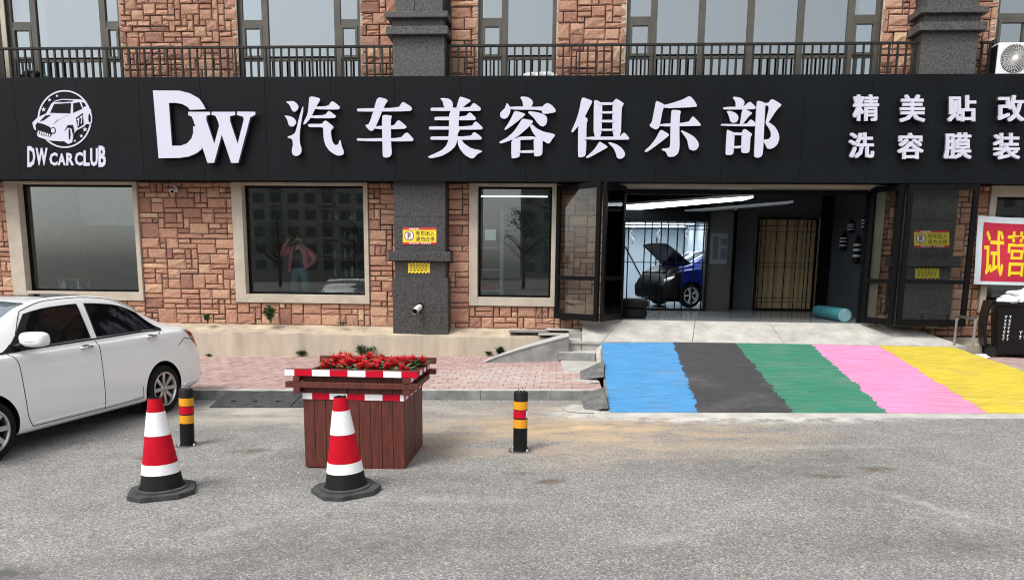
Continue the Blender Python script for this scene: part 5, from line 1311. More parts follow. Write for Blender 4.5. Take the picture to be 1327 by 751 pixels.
# raised bonnet
def bonnet(s0):
    mb = MB(); n, m = 10, 12; vs = []
    for lay in (0, 1):
        for i in range(n + 1):
            for j in range(m + 1):
                u, v = i / n, j / m * 2 - 1; d = u * 1.05; wdt = .72 - .10 * u * u
                a = R(37); rise = .05 * math.sin(u * math.pi) + .04 * (1 - v * v)
                x = 2.45 + d * math.cos(a) - rise * math.sin(a) * (-1); z = 1.04 + d * math.sin(a) + rise * math.cos(a)
                if lay: x += .03 * math.sin(a); z -= .03 * math.cos(a)
                vs.append((x - .02, v * wdt, z))
    K = (n + 1) * (m + 1)
    fs = []
    for i in range(n):
        for j in range(m):
            a = i * (m + 1) + j; fs.append((a, a + m + 1, a + m + 2, a + 1)); fs.append((K + a, K + a + 1, K + a + m + 2, K + a + m + 1))
    ed = [i * (m + 1) for i in range(n + 1)], [i * (m + 1) + m for i in range(n + 1)], list(range(m + 1)), [n * (m + 1) + j for j in range(m + 1)]
    for e in ed:
        for k in range(len(e) - 1): fs.append((e[k], e[k + 1], K + e[k + 1], K + e[k]))
    return mb.add(vs, fs)
bo = bonnet(0).build('bonnet', 'paint_black', bc, smooth='auto', local=True)
rimp = []
for (u, v) in [(0, -1), (.35, -1), (.7, -1), (1, -1), (1, -.5), (1, 0), (1, .5), (1, 1), (.7, 1), (.35, 1), (0, 1)]:
    d = u * 1.05; wdt = .72 - .10 * u * u; aa = R(37); rise = .05 * math.sin(u * math.pi) + .04 * (1 - v * v)
    rimp.append((2.45 + d * math.cos(aa) + (rise + .0) * math.sin(aa) - .0, v * wdt, 1.04 + d * math.sin(aa) + rise * math.cos(aa) - .02))
MB().tube(rimp, .018, 6).build('bonnet_rim', 'wall_slate', bo, smooth=True, local=True)
lin = MB(); lin.ball((2.80, 0, 1.42), .05, .05, .05); lin.build('bonnet_emblem', 'paper', bo, local=True)
MB().box(2.55, 3.3, -.6, .6, .80, .93).build('engine_bay', 'plastic_black', bc, local=True)

# ------------------------------------------------------------------ wheeled bin and its load
BX, BYY, BZ = 8.47, 14.12, wz(8.2) + .004
bn = empty('wheeled_bin', (BX, BYY, BZ)); tag(bn, 'black wheeled bin with white recycling print, lid hanging open, filled with white sacks', 'bin')
bw0, bw1, bh = .36, .46, 1.0
mb = MB(); sec = []
for (z, w_, d_) in ((.06, bw0, .30), (.10, bw0 + .01, .31), (.80, .43, .38), (bh, bw1, .40)): sec.append([(BX + sx * w_ + (0), BYY + sy * d_, BZ + z) for sx, sy in ((-1, -1), (1, -1), (1, 1), (-1, 1))])
for k in range(3): mb.add(sec[k] + sec[k + 1], [(0, 1, 5, 4), (1, 2, 6, 5), (2, 3, 7, 6), (3, 0, 4, 7)])
mb.add(sec[0], [(0, 3, 2, 1)])
inner = [(a[0] + (.03 if a[0] < BX else -.03), a[1] + (.03 if a[1] < BYY else -.03), a[2] - .002) for a in sec[3]]; low = [(a[0], a[1], a[2] - .25) for a in inner]
mb.add(sec[3] + inner + low, [(0, 1, 5, 4), (1, 2, 6, 5), (2, 3, 7, 6), (3, 0, 4, 7), (4, 5, 9, 8), (5, 6, 10, 9), (6, 7, 11, 10), (7, 4, 8, 11), (8, 9, 10, 11)])
mb.build('body', 'plastic_black', bn, bevel=.02)
rm = MB()
for (a, b, c, d) in ((-bw1 - .02, bw1 + .02, -.425, -.395), (-bw1 - .02, bw1 + .02, .395, .425), (-bw1 - .022, -bw1 + .01, -.39, .39), (bw1 - .01, bw1 + .022, -.39, .39)): rm.box(BX + a, BX + b, BYY + c, BYY + d, BZ + bh - .06, BZ + bh + .012)
rm.build('rim', 'plastic_black', bn, bevel=.01)
# lid hanging down on the left
mb = MB(); n = 8; vs = []
for i in range(n + 1):
    u = i / n; z = BZ + bh + .01 - .82 * u; xo = BX - bw1 - .04 - .045 * math.sin(u * math.pi) - .02
    for yy in (-.38, .38): vs += [(xo, BYY + yy * (1 - .08 * u), z), (xo - .05, BYY + yy * (1 - .08 * u), z + .0)]
fs = []
for i in range(n):
    a = i * 4; fs += [(a, a + 4, a + 6, a + 2), (a + 1, a + 3, a + 7, a + 5), (a, a + 1, a + 5, a + 4), (a + 2, a + 6, a + 7, a + 3)]
fs += [(0, 2, 3, 1), (n * 4, n * 4 + 1, n * 4 + 3, n * 4 + 2)]
mb.add(vs, fs); mb.build('lid', 'plastic_black', bn, bevel=.015)
for sy in (-.30, .30):
    w_ = MB().lathe([(.04, -.03), (.095, -.03), (.10, -.02), (.10, .02), (.095, .03), (.04, .03)], 20, 'y', c=(BX - .46, BYY + sy, BZ + .10)).build('wheel', 'rubber', bn, smooth='auto')
MB().tube([(BX - .46, BYY - .30, BZ + .10), (BX - .46, BYY + .30, BZ + .10)], .012, 8).build('axle', 'steel', bn)
MB().tube([(BX - .46, BYY - .28, BZ + .10), (BX - .30, BYY - .25, BZ + .16)], .03, 8).build('axle_bracket', 'plastic_black', bn)
# white print: recycling triangle and signs
def onbin(x, z, e): t = (z - .1) / .7; yy = BYY - (.31 + (.38 - .31) * t) - e; return (BX + x, yy, BZ + z)
def binprint(poly): MB().poly(poly, lambda u, v: onbin(u, v, .003), lambda u, v: onbin(u, v, -.004)).build('print', 'tape_white', bn)
cx_, cz_ = .10, .66
for k in range(3):
    a0 = R(90 + 120 * k); ca, sa = math.cos(a0), math.sin(a0)
    def rt(u, v): return (cx_ + (u * ca - v * sa), cz_ + (u * sa + v * ca))
    binprint([rt(.075, -.03), rt(.075, .03), rt(.03, .065), rt(.01, .05), rt(.05, .015), rt(.05, -.015)]); binprint([rt(.02, .085), rt(-.005, .045), rt(.035, .045)])
def mark(u, v, h):
    k = random.choice((0, 1, 2)); w_ = h * .8; t_ = h * .16
    binprint(rect(u, v - t_, u + w_, v)); binprint(rect(u + w_ * .4, v - h, u + w_ * .58, v - t_ * 1.1))
    if k: binprint(rect(u, v - h * .55, u + w_ * .38, v - h * .4))
    if k > 1: binprint(rect(u + w_ * .6, v - h, u + w_, v - h * .85))
for r_ in range(2):
    for c_ in range(5): mark(-.06 + c_ * .075, .49 - r_ * .085, .06)
for c_ in range(2):
    for r_ in range(7): mark(-.31 + c_ * .065, .76 - r_ * .068, .045)
bn.rotation_euler.z = R(-21)
# overflowing white sacks
def crumpled(name, label, c, rx_, ry_, rz_, seed, m='bag_white', amp=.35, fr=4.5, grp=None):
    bm = bmesh.new(); bmesh.ops.create_icosphere(bm, subdivisions=4, radius=1)
    for v in bm.verts:
        n1 = noise.noise(v.co * 1.6 + Vector((seed, 0, 0))); n2 = abs(noise.noise(v.co * fr + Vector((0, seed, 0))))
        k = 1 + amp * n1 - amp * .55 * n2; v.co = Vector((v.co.x * rx_ * k, v.co.y * ry_ * k, max(-rz_ * .9, v.co.z * rz_ * k))) + Vector(c)
    me = bpy.data.meshes.new(name); bm.to_mesh(me); bm.free(); me.materials.append(MATS[m]); me.polygons.foreach_set('use_smooth', [True] * len(me.polygons))
    o = put(name, me); tag(o, label, 'sack' if 'sack' in name else 'litter', grp); return o
crumpled('white_sack', 'large crumpled white sack heaped on top of the black bin', (BX + .16, BYY - .02, BZ + bh + .09), .40, .36, .20, 3.1)
crumpled('white_sack', 'thin clear-white plastic sack at the left edge of the black bin', (BX - .30, BYY - .1, BZ + bh + .03), .17, .26, .10, 8.7)
# litter beside the entrance
a = atz(1222, 433, .42); crumpled('litter_bag', 'crumpled white bag lying at the right end of the threshold', (a.x, 14.45, .56), .16, .12, .08, 1.3, grp='litter by the right door')
a = atz(1206, 426, .5); crumpled('litter_bag', 'teal plastic bag under the right door leaf', (a.x - .1, 14.7, .68), .14, .12, .06, 5.3, 'teal', grp='litter by the right door')
crumpled('litter_bag', 'small white scrap on the pavement by the wheel of the bin', (at(1268, 458, 13.9).x - .02, 13.75, wz(7.7) + .045), .11, .12, .05, 2.2, grp='litter by the right door')
crumpled('litter_bag', 'white rag behind the right door leaf', (at(1212, 404, 14.7).x, 14.78, .86), .22, .12, .10, 6.2, grp='litter by the right door')
# small steel hoop barrier
hoop = empty('hoop_barrier', (7.3, 13.6, wz(7.3))); tag(hoop, 'small rusty steel hoop standing beside the yellow stripe', 'barrier')
ha = at(1237, 411, 14.2); hb = at(1262, 411, 13.2); za = ha.z
hA = atz(1236, 441, .47); hpa = Vector((at(1237, 441, 14.15).x, 14.15, 0)); hpb = Vector((at(1259, 463, 13.35).x, 13.35, 0))
z1 = at(1237, 410.5, 14.15).z; z2 = at(1260, 412, 13.35).z; zz = (z1 + z2) / 2
MB().tube([(hpa.x, hpa.y, .40), (hpa.x, hpa.y, zz)], .022, 10).build('post', 'steel', hoop, smooth='auto'); MB().tube([(hpb.x, hpb.y, wz(7.3) - .02), (hpb.x, hpb.y, zz)], .022, 10).build('post', 'steel', hoop, smooth='auto')
MB().tube([(hpa.x - .01, hpa.y + .02, zz), (hpb.x + .01, hpb.y - .02, zz)], .023, 10).build('crossbar', 'steel', hoop, smooth='auto')
# loose slabs lying on the ledge
for i, (x0, y0, x1, y1, lab) in enumerate(((660, 428, 712, 431, 'thin dark grey board lying on the earth by the wall'), (708, 425.5, 752, 428, 'pale concrete slab lying against the wall by the steps'), (698, 431.5, 735, 435, 'pale concrete slab on the ledge above the cheek wall'))):
    yy = [14.75, 14.85, 14.55][i]; a, b = at(x0, y0, yy), at(x1, y0, yy)
    o = MB().box(a.x, b.x, yy - .2, yy + .1, a.z - .022, a.z + .005).build('loose_slab', ['concrete_dark', 'concrete_pale', 'concrete_pale'][i], bevel=.006); tag(o, lab, 'slab', 'loose slabs on the ledge')

# ------------------------------------------------------------------ things on the wall
def notice(x0, y0, x1, y1, Y, lab):
    c = at((x0 + x1) / 2, y1, Y); t = empty('parking_notice', tuple(c)); tag(t, lab, 'sign', 'yellow no-parking notices')
    def fr(e): return lambda u, v: tuple(at(x0 + u * (x1 - x0), y0 + v * (y1 - y0), Y) + Vector((0, e, 0)))
    MB().poly(rect(0, 0, 1, 1), fr(-.004), fr(0)).build('sheet', 'sheet_yellow', t)
    for a, b in ((0, .125), (.875, 1)): MB().poly(rect(.002, a + .003, .998, b - .003), fr(-.006), fr(-.0045)).build('border', 'sheet_red', t)
    ar = (y1 - y0) / (x1 - x0)
    def circ(cx, cy, r): return [(cx + r * ar * math.cos(2 * math.pi * i / 24), cy + r * math.sin(2 * math.pi * i / 24)) for i in range(24)]
    MB().poly(circ(.19, .48, .29), fr(-.006), fr(-.0045)).build('roundel', 'ink_purple', t); MB().poly(circ(.19, .48, .245), fr(-.0075), fr(-.0063)).build('roundel', 'tape_white', t)
    mb = MB(); put_glyph(mb, 'P', (.145, .29, .24, .68), fr(-.0095), fr(-.008), .03); mb.build('letter', 'ink_purple', t)
    mb = MB(); mb.poly([(.125, .33), (.14, .30), (.255, .63), (.24, .66)], fr(-.0108), fr(-.0098)); mb.build('slash', 'sheet_red', t)
    for r_, s in enumerate(('有车出入', '请勿占停')):
        for k, ch in enumerate(s):
            mb = MB(); u = .39 + k * .142; v = .19 + r_ * .34; put_glyph(mb, ch, (u, v, u + .122, v + .28), fr(-.0065), fr(-.0045), .006); mb.build('letter', 'ink', t)
    for k in range(6): MB().poly(rect(.19 + k * .05, .03, .225 + k * .05, .10), fr(-.0075), fr(-.0065)).build('print', 'tape_white', t)
    for k in range(11):
        if k != 5: MB().poly(rect(.2 + k * .06, .905, .235 + k * .06, .965), fr(-.0075), fr(-.0065)).build('print', 'tape_white', t)
notice(522, 295, 565.5, 316.5, 14.598, 'yellow and red no-parking notice on the granite pilaster left of the door')
notice(1184.5, 298.5, 1230, 320.5, 14.598, 'yellow and red no-parking notice seen through the open right door')
def small_notice(x0, y0, x1, y1, Y, lab):
    c = at((x0 + x1) / 2, y1, Y); t = empty('small_notice', tuple(c)); tag(t, lab, 'sign', 'small yellow notices')
    def fr(e): return lambda u, v: tuple(at(x0 + u * (x1 - x0), y0 + v * (y1 - y0), Y) + Vector((0, e, 0)))
    MB().poly(rect(0, 0, 1, 1), fr(-.004), fr(0)).build('sheet', 'sheet_yellow', t)
    for k in range(6): MB().poly([(k / 6 + .02, .003), (k / 6 + .14, .003), (k / 6 + .08, .12)], fr(-.006), fr(-.0045)).build('border_mark', 'ink', t); MB().poly([(k / 6 + .02, .997), (k / 6 + .14, .997), (k / 6 + .08, .88)], fr(-.006), fr(-.0045)).build('border_mark', 'ink', t)
    for r_ in range(3):
        for k in range(6 if r_ < 2 else 5):
            u, v = .09 + k * (.14 if r_ < 2 else .165), .21 + r_ * .22; mb = MB()
            mb.poly(rect(u, v, u + .10, v + .045), fr(-.006), fr(-.0045)); mb.poly(rect(u + .02, v + .06, u + .045, v + .15), fr(-.0062), fr(-.0045)); mb.poly(rect(u + .06, v + .075, u + .10, v + .12), fr(-.0064), fr(-.0045)); mb.build('print', 'ink', t)
small_notice(529, 340, 557, 354, 14.60, 'small all-yellow printed notice below the granite band on the left pilaster')
small_notice(1186, 347, 1217, 361, 14.60, 'small all-yellow printed notice seen low through the open right door')
# drain stub
c = at(543, 401, 14.55); dp = empty('drain_pipe', tuple(c)); tag(dp, 'short white drain pipe stub poking out of the granite plinth', 'pipe')
MB().lathe([(.072, -.01), (.072, .003)], 20, 'y', c=(c.x + .02, 14.553, c.z + .07)).build('hole', 'black_frame', dp)
MB().tube([(c.x + .02, 14.60, c.z + .06), (c.x + .0, 14.45, c.z + .035), (c.x - .04, 14.30, c.z - .02)], .058, 16, cap=False).build('pipe', 'pvc', dp, smooth=True)
MB().tube([(c.x + .02, 14.60, c.z + .06), (c.x + .0, 14.45, c.z + .035), (c.x - .039, 14.305, c.z - .018)], .05, 16).build('bore', 'black_frame', dp, smooth='auto')
# security camera under the sign
c = at(222, 246, 14.75); sc_ = empty('security_camera', tuple(c)); tag(sc_, 'small white security camera on the stone wall under the sign', 'camera')
MB().lathe([(.06, 0), (.06, .03), (.03, .05)], 16, 'y', c=(c.x - .02, 14.92, c.z + .03)).build('mount', 'cam_white', sc_, smooth='auto')
MB().tube([(c.x - .02, 14.95, c.z + .03), (c.x, 14.86, c.z)], .018, 8).build('arm', 'cam_white', sc_)
MB().tube([(c.x - .04, 14.90, c.z + .02), (c.x + .03, 14.72, c.z - .035)], .045, 14).build('housing', 'cam_white', sc_, smooth='auto'); MB().tube([(c.x + .0301, 14.7195, c.z - .0352), (c.x + .033, 14.71, c.z - .038)], .032, 14).build('lens', 'black_frame', sc_)
# trial-opening banner
bq = [at(1268, 279, 14.78), at(1268, 279, 14.78) + Vector((1.5, 0, -.02)), at(1262, 368, 14.78) + Vector((1.5, 0, -.02)), at(1262, 368, 14.78)]
def bfr(e): 
    def f(u, v):
        a = bq[0].lerp(bq[1], u); b = bq[3].lerp(bq[2], u); p = a.lerp(b, v); return (p.x, p.y + e + .012 * math.sin(u * 9 + v * 2) + .01 * math.sin(v * 6), p.z - .03 * math.sin(u * math.pi) * (1 - v))
    return f
ban = empty('banner', tuple(bq[3].lerp(bq[2], .5))); tag(ban, 'red banner with yellow characters and pale border hung at the right window', 'banner')
def sheet(u0, v0, u1, v1, e, th, m, n_):
    mb = MB(); N, M_ = 26, 10; pts = [(u0 + (u1 - u0) * i / N, v0 + (v1 - v0) * j / M_) for i in range(N + 1) for j in range(M_ + 1)]
    tr = [(i * (M_ + 1) + j, (i + 1) * (M_ + 1) + j, (i + 1) * (M_ + 1) + j + 1, i * (M_ + 1) + j + 1) for i in range(N) for j in range(M_)]
    return mb.flat(pts, tr, bfr(e), bfr(e + th)).build(n_, m, ban, smooth='auto')
sheet(0, 0, 1, 1, 0, .003, 'banner_white', 'cloth'); sheet(.075, .09, .95, .95, -.003, .0015, 'banner_red', 'red_field')
bsx = 2.35; px_per = 1 / bsx
for k, ch in enumerate('试营业'):
    mb = MB(); u0 = .105 + k * .275; 
    for dx_ in (-.006, 0, .006): put_glyph(mb, ch, (u0 + dx_, .20, u0 + .225 + dx_, .87), bfr(-.006 - abs(dx_) * .1 - (.0003 if dx_ > 0 else 0)), bfr(-.0035), .0)
    mb.build('letter', 'banner_yellow', ban)
# air conditioner on the canopy
acx0, acx1, acz0, acz1 = at(1295, 56, 14.5).x, at(1295, 56, 14.5).x + .92, ST + .01, at(1310, 55, 14.5).z
ac = empty('air_conditioner', ((acx0 + acx1) / 2, 14.7, acz0)); tag(ac, 'white air conditioner unit with round fan grille above the sign', 'air conditioner')
MB().box(acx0, acx1, 14.5, 14.85, acz0, acz1).build('casing', 'plastic_white', ac, bevel=.015)
cc = ((acx0 + .29), 14.495, (acz0 + acz1) / 2); R0 = min(.255, (acz1 - acz0) / 2 - .03)
MB().lathe([(R0, 0), (R0, -.006)], 40, 'y', c=cc).build('fan_recess', 'wall_dark', ac)
for k in range(1, 11): MB().lathe([(R0 * k / 10.5 - .002, -.008), (R0 * k / 10.5 + .002, -.008), (R0 * k / 10.5 + .002, -.014), (R0 * k / 10.5 - .002, -.014), (R0 * k / 10.5 - .002, -.008)], 40, 'y', c=cc, closed=False).build('grille_ring', 'plastic_white', ac)
for k in range(28):
    a = 2 * math.pi * k / 28; MB().tube([(cc[0] + R0 * .15 * math.cos(a), cc[1] - .015, cc[2] + R0 * .15 * math.sin(a)), (cc[0] + R0 * .6 * math.cos(a + .35), cc[1] - .016, cc[2] + R0 * .6 * math.sin(a + .35)), (cc[0] + R0 * math.cos(a + .55), cc[1] - .015, cc[2] + R0 * math.sin(a + .55))], .0035, 4).build('grille_spoke', 'plastic_white', ac)
MB().lathe([(R0 * .2, -.01), (R0 * .2, -.02), (R0 * .1, -.026)], 20, 'y', c=cc).build('fan_hub', 'plastic_white', ac)
MB().box(acx0 - .012, acx0 - .002, 14.53, 14.83, acz0 + .03, acz1 - .03).build('side_coil', 'wall_dark', ac)
# odds and ends on the balcony
crumpled('dark_bundle', 'round black bundle sitting on the sign behind the left railing', (at(38, 92, 14.85).x, 14.9, ST + .12), .20, .16, .15, 4.4, 'plastic_black', .25)
crumpled('pale_bundle', 'white bundle on the balcony behind the railing beside the middle window', (at(700, 92, 14.9).x, 14.87, ST + .05), .42, .1, .14, 9.4, 'bag_white', .25)

# ------------------------------------------------------------------ weeds
def weed(px, py, Y, h, n, spread, label, m='leaf'):
    b = at(px, py, Y); t = empty('weed', tuple(b)); tag(t, label, 'weed', 'weeds along the wall')
    st = MB(); lf = MB()
    for i in range(n):
        a = random.uniform(0, 2 * math.pi); r_ = random.uniform(.1, 1) * spread; top = Vector((b.x + r_ * math.cos(a), b.y - abs(r_ * math.sin(a)) * .4, b.z + h * random.uniform(.45, 1))); mid = b.lerp(top, .55) + Vector((0, 0, h * .08))
        st.tube([b + Vector((jit(.02), jit(.01), -.02)), mid, top], .003, 4)
        for k in range(14): u = random.uniform(.2, 1); p = b.lerp(mid, u * 2) if u < .5 else mid.lerp(top, (u - .5) * 2); leafquad(lf, p, rdir(-.1, .9), Vector((0, 0, 1)), random.uniform(.06, .11) * (h / .25) ** .4, random.uniform(.014, .024) * (h / .25) ** .4)
    st.build('stem', m, t, fix=False); lf.build('foliage', m, t, fix=False)
weed(351, 417, 14.72, .34, 26, .17, 'bushy green weed at the wall foot under the middle window', 'leaf_pale')
weed(269, 417, 14.75, .16, 12, .11, 'small green weed at the wall foot right of the white car')
weed(445, 420, 14.72, .05, 8, .16, 'low flat weed at the wall foot between window and pilaster')
weed(648, 460, 14.35, .16, 12, .07, 'green weed on the pavement at the cheek wall, taller of two')
weed(633, 460, 14.36, .08, 8, .06, 'small weed on the pavement beside the taller one by the cheek wall')
weed(391, 461, 14.37, .12, 8, .10, 'grassy weed at the ledge foot left of the planter')
weed(469, 461, 14.37, .22, 16, .35, 'long grassy weed at the ledge foot behind the planter', 'leaf_pale')
weed(272, 461.5, 14.38, .05, 7, .1, 'tiny weed at the ledge foot near the white car')

# ------------------------------------------------------------------ person standing inside, behind the middle window
def skinned(name, verts, edges, radii, m, parent=None, sub=2):
    me = bpy.data.meshes.new(name); me.from_pydata(verts, edges, []); o = bpy.data.objects.new(name, me); col.objects.link(o)
    o.modifiers.new('skin', 'SKIN'); sv = me.skin_vertices[0].data
    for i, r_ in enumerate(radii): sv[i].radius = r_ if isinstance(r_, tuple) else (r_, r_)
    sv[0].use_root = True; ss = o.modifiers.new('sub', 'SUBSURF'); ss.levels = sub; ss.render_levels = sub
    dg = bpy.context.evaluated_depsgraph_get(); ev = bpy.data.meshes.new_from_object(o.evaluated_get(dg)); bpy.data.objects.remove(o)
    ev.materials.clear(); ev.materials.append(MATS[m]); ev.polygons.foreach_set('use_smooth', [True] * len(ev.polygons)); ev.name = name
    return put(name, ev, parent)
q = at(388, 340, 16.15)
PXc, PYc, PZ = q.x, 16.15, FLOOR
def B_(x, y, z): return (PXc + x, PYc + y, PZ + z)
# joints (facing the street, -y); viewer's left arm raised to the ear, other hand at the hip
J = dict(pel=(0, 0, .92), wai=(0, 0, 1.08), che=(0, .01, 1.27), nek=(0, .01, 1.42), ne2=(0, -.005, 1.50), hed=(0, -.015, 1.58), top=(0, -.01, 1.685),
         sl=(-.17, .01, 1.375), el=(-.36, -.10, 1.22), wl=(-.20, -.20, 1.50), hl=(-.135, -.19, 1.56), sr=(.17, .01, 1.375), er=(.35, .05, 1.14), wr=(.235, -.07, .98), hr=(.19, -.12, .95),
         pl=(-.10, 0, .88), kl=(-.125, -.02, .49), al=(-.14, .02, .08), tl=(-.16, -.14, .03), pr=(.10, 0, .88), kr=(.13, -.02, .49), ar=(.15, .02, .08), tr=(.18, -.14, .03))
names_ = list(J); E_ = [('pel', 'wai'), ('wai', 'che'), ('che', 'nek'), ('nek', 'ne2'), ('ne2', 'hed'), ('hed', 'top'), ('che', 'sl'), ('sl', 'el'), ('el', 'wl'), ('wl', 'hl'), ('che', 'sr'), ('sr', 'er'), ('er', 'wr'), ('wr', 'hr'), ('pel', 'pl'), ('pl', 'kl'), ('kl', 'al'), ('al', 'tl'), ('pel', 'pr'), ('pr', 'kr'), ('kr', 'ar'), ('ar', 'tr')]
RA = dict(pel=(.135, .10), wai=(.13, .095), che=(.145, .10), nek=.062, ne2=.056, hed=(.082, .098), top=(.055, .07), sl=.06, el=.046, wl=.03, hl=.036, sr=.06, er=.046, wr=.03, hr=.036, pl=.085, kl=.06, al=.042, tl=.035, pr=.085, kr=.06, ar=.042, tr=.035)
person = skinned('person', [B_(*J[k]) for k in names_], [(names_.index(a), names_.index(b)) for a, b in E_], [RA[k] for k in names_], 'skin')
tag(person, 'person in pink jacket, black shirt and jeans behind the middle window, hand raised to head', 'person')
def garment(name, keys, edges, rad, m, sub=2): return skinned(name, [B_(*(J[k] if isinstance(k, str) else k)) for k in keys], edges, rad, m, person, sub)
garment('trousers', ['pel', 'wai', 'pl', 'kl', 'al', 'pr', 'kr', 'ar'], [(0, 1), (0, 2), (2, 3), (3, 4), (0, 5), (5, 6), (6, 7)], [(.16, .125), (.14, .105), .108, .085, .072, .108, .085, .072], 'denim')
garment('shirt', ['wai', 'che', 'nek', (0, 0, .98)], [(3, 0), (0, 1), (1, 2)], [(.15, .112), (.16, .118), (.075, .07), (.15, .115)], 'black_cloth')
for s, sh_, el_, wr_ in ((-1, 'sl', 'el', 'wl'), (1, 'sr', 'er', 'wr')):
    garment('jacket_sleeve', [sh_, el_, wr_, (s * .10, .02, 1.36)], [(3, 0), (0, 1), (1, 2)], [.085, .072, .050, .10], 'pink_cloth')
# open jacket front: two curved panels and a back
def jacket():
    mb = MB(); nz, na = 12, 26; K = 0
    for side in (-1, 1):
        vs = []
        for i in range(nz + 1):
            z = .93 + .50 * i / nz - (.09 * (1 - i / nz) if side < 0 else 0)
            u = i / nz
            for j in range(na + 1):
                a0 = R(22 + 22 * (1 - u) * (1.0 if side > 0 else .9)); a = a0 + (math.pi - a0) * j / na     # 0 = straight front
                rx_ = .205 + .035 * (1 - u) + .012 * math.sin(6 * a + 3 * u) * (1 - u); ry_ = .155 + .03 * (1 - u)
                if u > .82: k = 1 - (u - .82) * 1.9; rx_ *= k; ry_ *= k
                vs.append(B_(side * rx_ * math.sin(a), -ry_ * math.cos(a) + .0, z))
        mb.add(vs, [(i * (na + 1) + j, (i + 1) * (na + 1) + j, (i + 1) * (na + 1) + j + 1, i * (na + 1) + j + 1) for i in range(nz) for j in range(na)])
    return mb
jk = jacket().build('jacket', 'pink_cloth', person, smooth=True); sm = jk.modifiers.new('thick', 'SOLIDIFY'); sm.thickness = .012
# collar
mb = MB(); mb.tube([B_(-.09, -.085, 1.36), B_(-.105, -.02, 1.43), B_(-.07, .07, 1.45), B_(0, .09, 1.455), B_(.07, .07, 1.45), B_(.105, -.02, 1.43), B_(.09, -.085, 1.36)], .024, 8); mb.build('collar', 'pink_cloth', person, smooth=True)
# head features
hc = B_(0, -.015, 1.585)
mb = MB(); mb.ball((hc[0], hc[1] + .018, hc[2] + .038), .092, .108, .092, 18, 12); mb.build('hair', 'hair', person, smooth=True)
mb = MB(); mb.ball((hc[0], hc[1] - .062, hc[2] - .085), .058, .045, .045, 14, 8); mb.build('beard', 'hair', person, smooth=True)
mb = MB(); mb.tube([B_(0, -.105, 1.60), B_(0, -.127, 1.562)], [.009, .016], 8); mb.build('nose', 'skin', person, smooth=True)
for s in (-1, 1):
    MB().ball(B_(s * .033, -.102, 1.602), .013, .008, .007, 8, 6).build('eye', 'hair', person); MB().ball(B_(s * .088, .0, 1.58), .012, .022, .03, 8, 6).build('ear', 'skin', person, smooth=True)
# fingers closed round the phone, fingers on the hip
for i in range(4):
    a = Vector(B_(-.150 + .004 * i, -.185 - .018 * (i - 1.5), 1.57)); MB().tube([a, a + Vector((.02, -.012, .045)), a + Vector((.048, -.006, .058)), a + Vector((.06, .012, .045))], [.010, .0095, .009, .007], 6).build('finger', 'skin', person, smooth=True)
    b = Vector(B_(.205, -.11 - .018 * (i - 1.5), .95)); MB().tube([b, b + Vector((-.03, -.02, -.012)), b + Vector((-.055, -.026, -.035))], [.010, .009, .007], 6).build('finger', 'skin', person, smooth=True)
MB().tube([B_(-.15, -.165, 1.54), B_(-.115, -.155, 1.555), B_(-.095, -.15, 1.59)], [.012, .011, .008], 6).build('thumb', 'skin', person, smooth=True)
MB().tube([B_(.20, -.06, .97), B_(.165, -.05, .985), B_(.15, -.045, .96)], [.012, .011, .008], 6).build('thumb', 'skin', person, smooth=True)
ph = MB().box(-.005, .005, -.035, .035, -.07, .07).build('phone', 'black_frame', bevel=.004); ph.location = B_(-.108, -.165, 1.60); ph.rotation_euler = (R(-18), 0, R(8)); tag(ph, 'dark phone held to the head by the person in pink', 'phone')
for s in (-1, 1):
    mb = MB(); x_ = s * .15; mb.ball(B_(x_ + s * .012, -.055, .045), .05, .14, .046, 14, 8); mb.build('shoe', 'black_cloth', person, smooth=True)

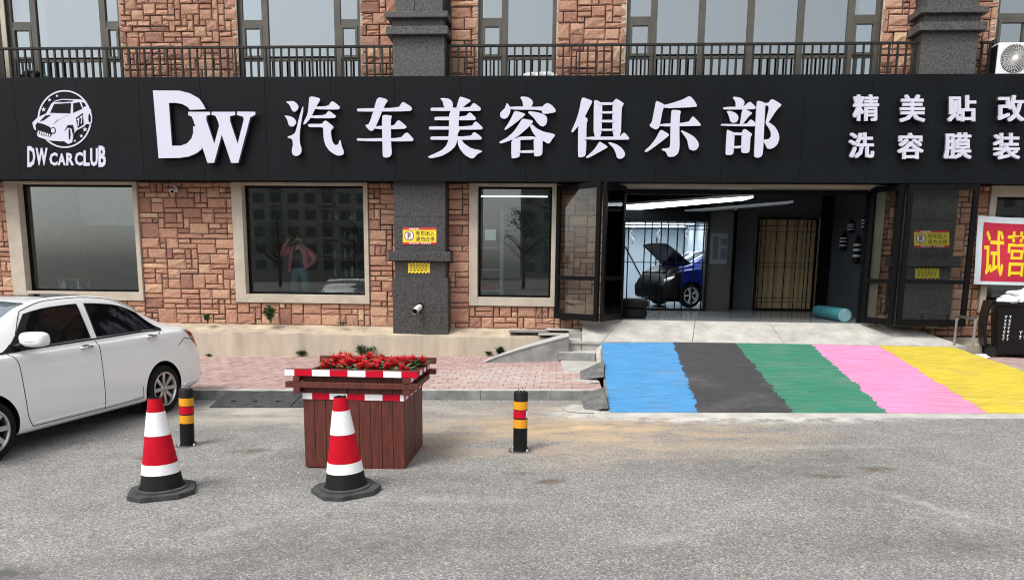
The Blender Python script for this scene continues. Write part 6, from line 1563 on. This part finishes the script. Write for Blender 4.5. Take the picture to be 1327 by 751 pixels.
# ------------------------------------------------------------------ across the street (seen only as reflections)
def block(x0, x1, y, h, floors, bays, label):
    t = empty('apartment_block', ((x0 + x1) / 2, y, 0)); tag(t, label, 'building', 'apartment blocks across the street')
    MB().box(x0, x1, y - 12, y, -2, h).build('wall', 'render_tan', t); MB().box(x0 - .4, x1 + .4, y - 12.4, y + .4, h + .002, h + .7).build('roof', 'concrete_dark', t)
    fh = h / floors; bw = (x1 - x0) / bays; me = MB().box(-.9, .9, -.05, .06, 0, 1.6).build('window', 'far_window', mesh_only=True); me2 = MB().box(-1.05, 1.05, -.1, .9, -.35, .0).build('balcony', 'concrete', mesh_only=True)
    for f in range(floors):
        for b in range(bays):
            o = put('window', me, t); o.location = (x0 + bw * (b + .5), y, f * fh + .9); o.matrix_parent_inverse = basis(t).inverted()
            if b % 3 == 1 and f: o = put('balcony', me2, t); o.location = (x0 + bw * (b + .5), y, f * fh + .8); o.matrix_parent_inverse = basis(t).inverted()
block(-70, -14, -95, 25, 9, 19, 'tan apartment block with balconies across the street, reflected in the windows')
block(-140, -100, -95, 22, 8, 13, 'tall tan apartment block farthest left across the street, reflected in the far left window')
block(-7, 130, -105, 30, 10, 40, 'taller tan apartment block across the street, reflected in the windows')
def tree(x, y, h, label):
    t = empty('street_tree', (x, y, 0)); tag(t, label, 'tree', 'trees across the street'); tr = MB(); cr = MB()
    tr.tube([(x, y, -.2), (x + jit(.1), y, h * .3), (x + jit(.2), y + jit(.2), h * .6), (x + jit(.3), y, h)], [.16, .12, .07, .02], 8)
    for i in range(30):
        z = h * random.uniform(.22, .85); a = random.uniform(0, 6.28); L = h * .42 * (1.1 - z / h); p = Vector((x, y, z)); e = p + Vector((math.cos(a) * L, math.sin(a) * L, L * .8)); tr.tube([p, p.lerp(e, .5) + Vector((0, 0, .1)), e], [.045, .03, .01], 5)
        for k in range(40): leafquad(cr, p.lerp(e, random.uniform(.35, 1.1)) + Vector((jit(.35), jit(.35), jit(.35))), rdir(-.5, .8), Vector((0, 0, 1)), random.uniform(.16, .30), random.uniform(.06, .10))
    tr.build('trunk', 'bark', t, smooth=True); cr.build('crown', 'leaf_pale', t, fix=False)
tree(-9, -20, 7, 'young street tree across the road, reflected in the middle window'); tree(27, -22, 7.5, 'young street tree farthest right across the road'); tree(13, -21, 7, 'young street tree across the road, reflected in the right door')
for i_, xx in enumerate((-56, -29, -25, -18, -3, 14, 22)): tree(xx, -34 + jit(1.5), 6.5 + jit(1), ['first', 'second', 'third', 'fourth', 'fifth', 'sixth', 'seventh'][i_] + ' tree from the left in the far row across the street')
pk = copy_tree(wc); pk.location = (-6.5, -19, gz(-6.5)); pk.rotation_euler = (0, R(-1.2), R(178)); pk['label'] = 'white sedan parked across the street, seen only as a reflection'
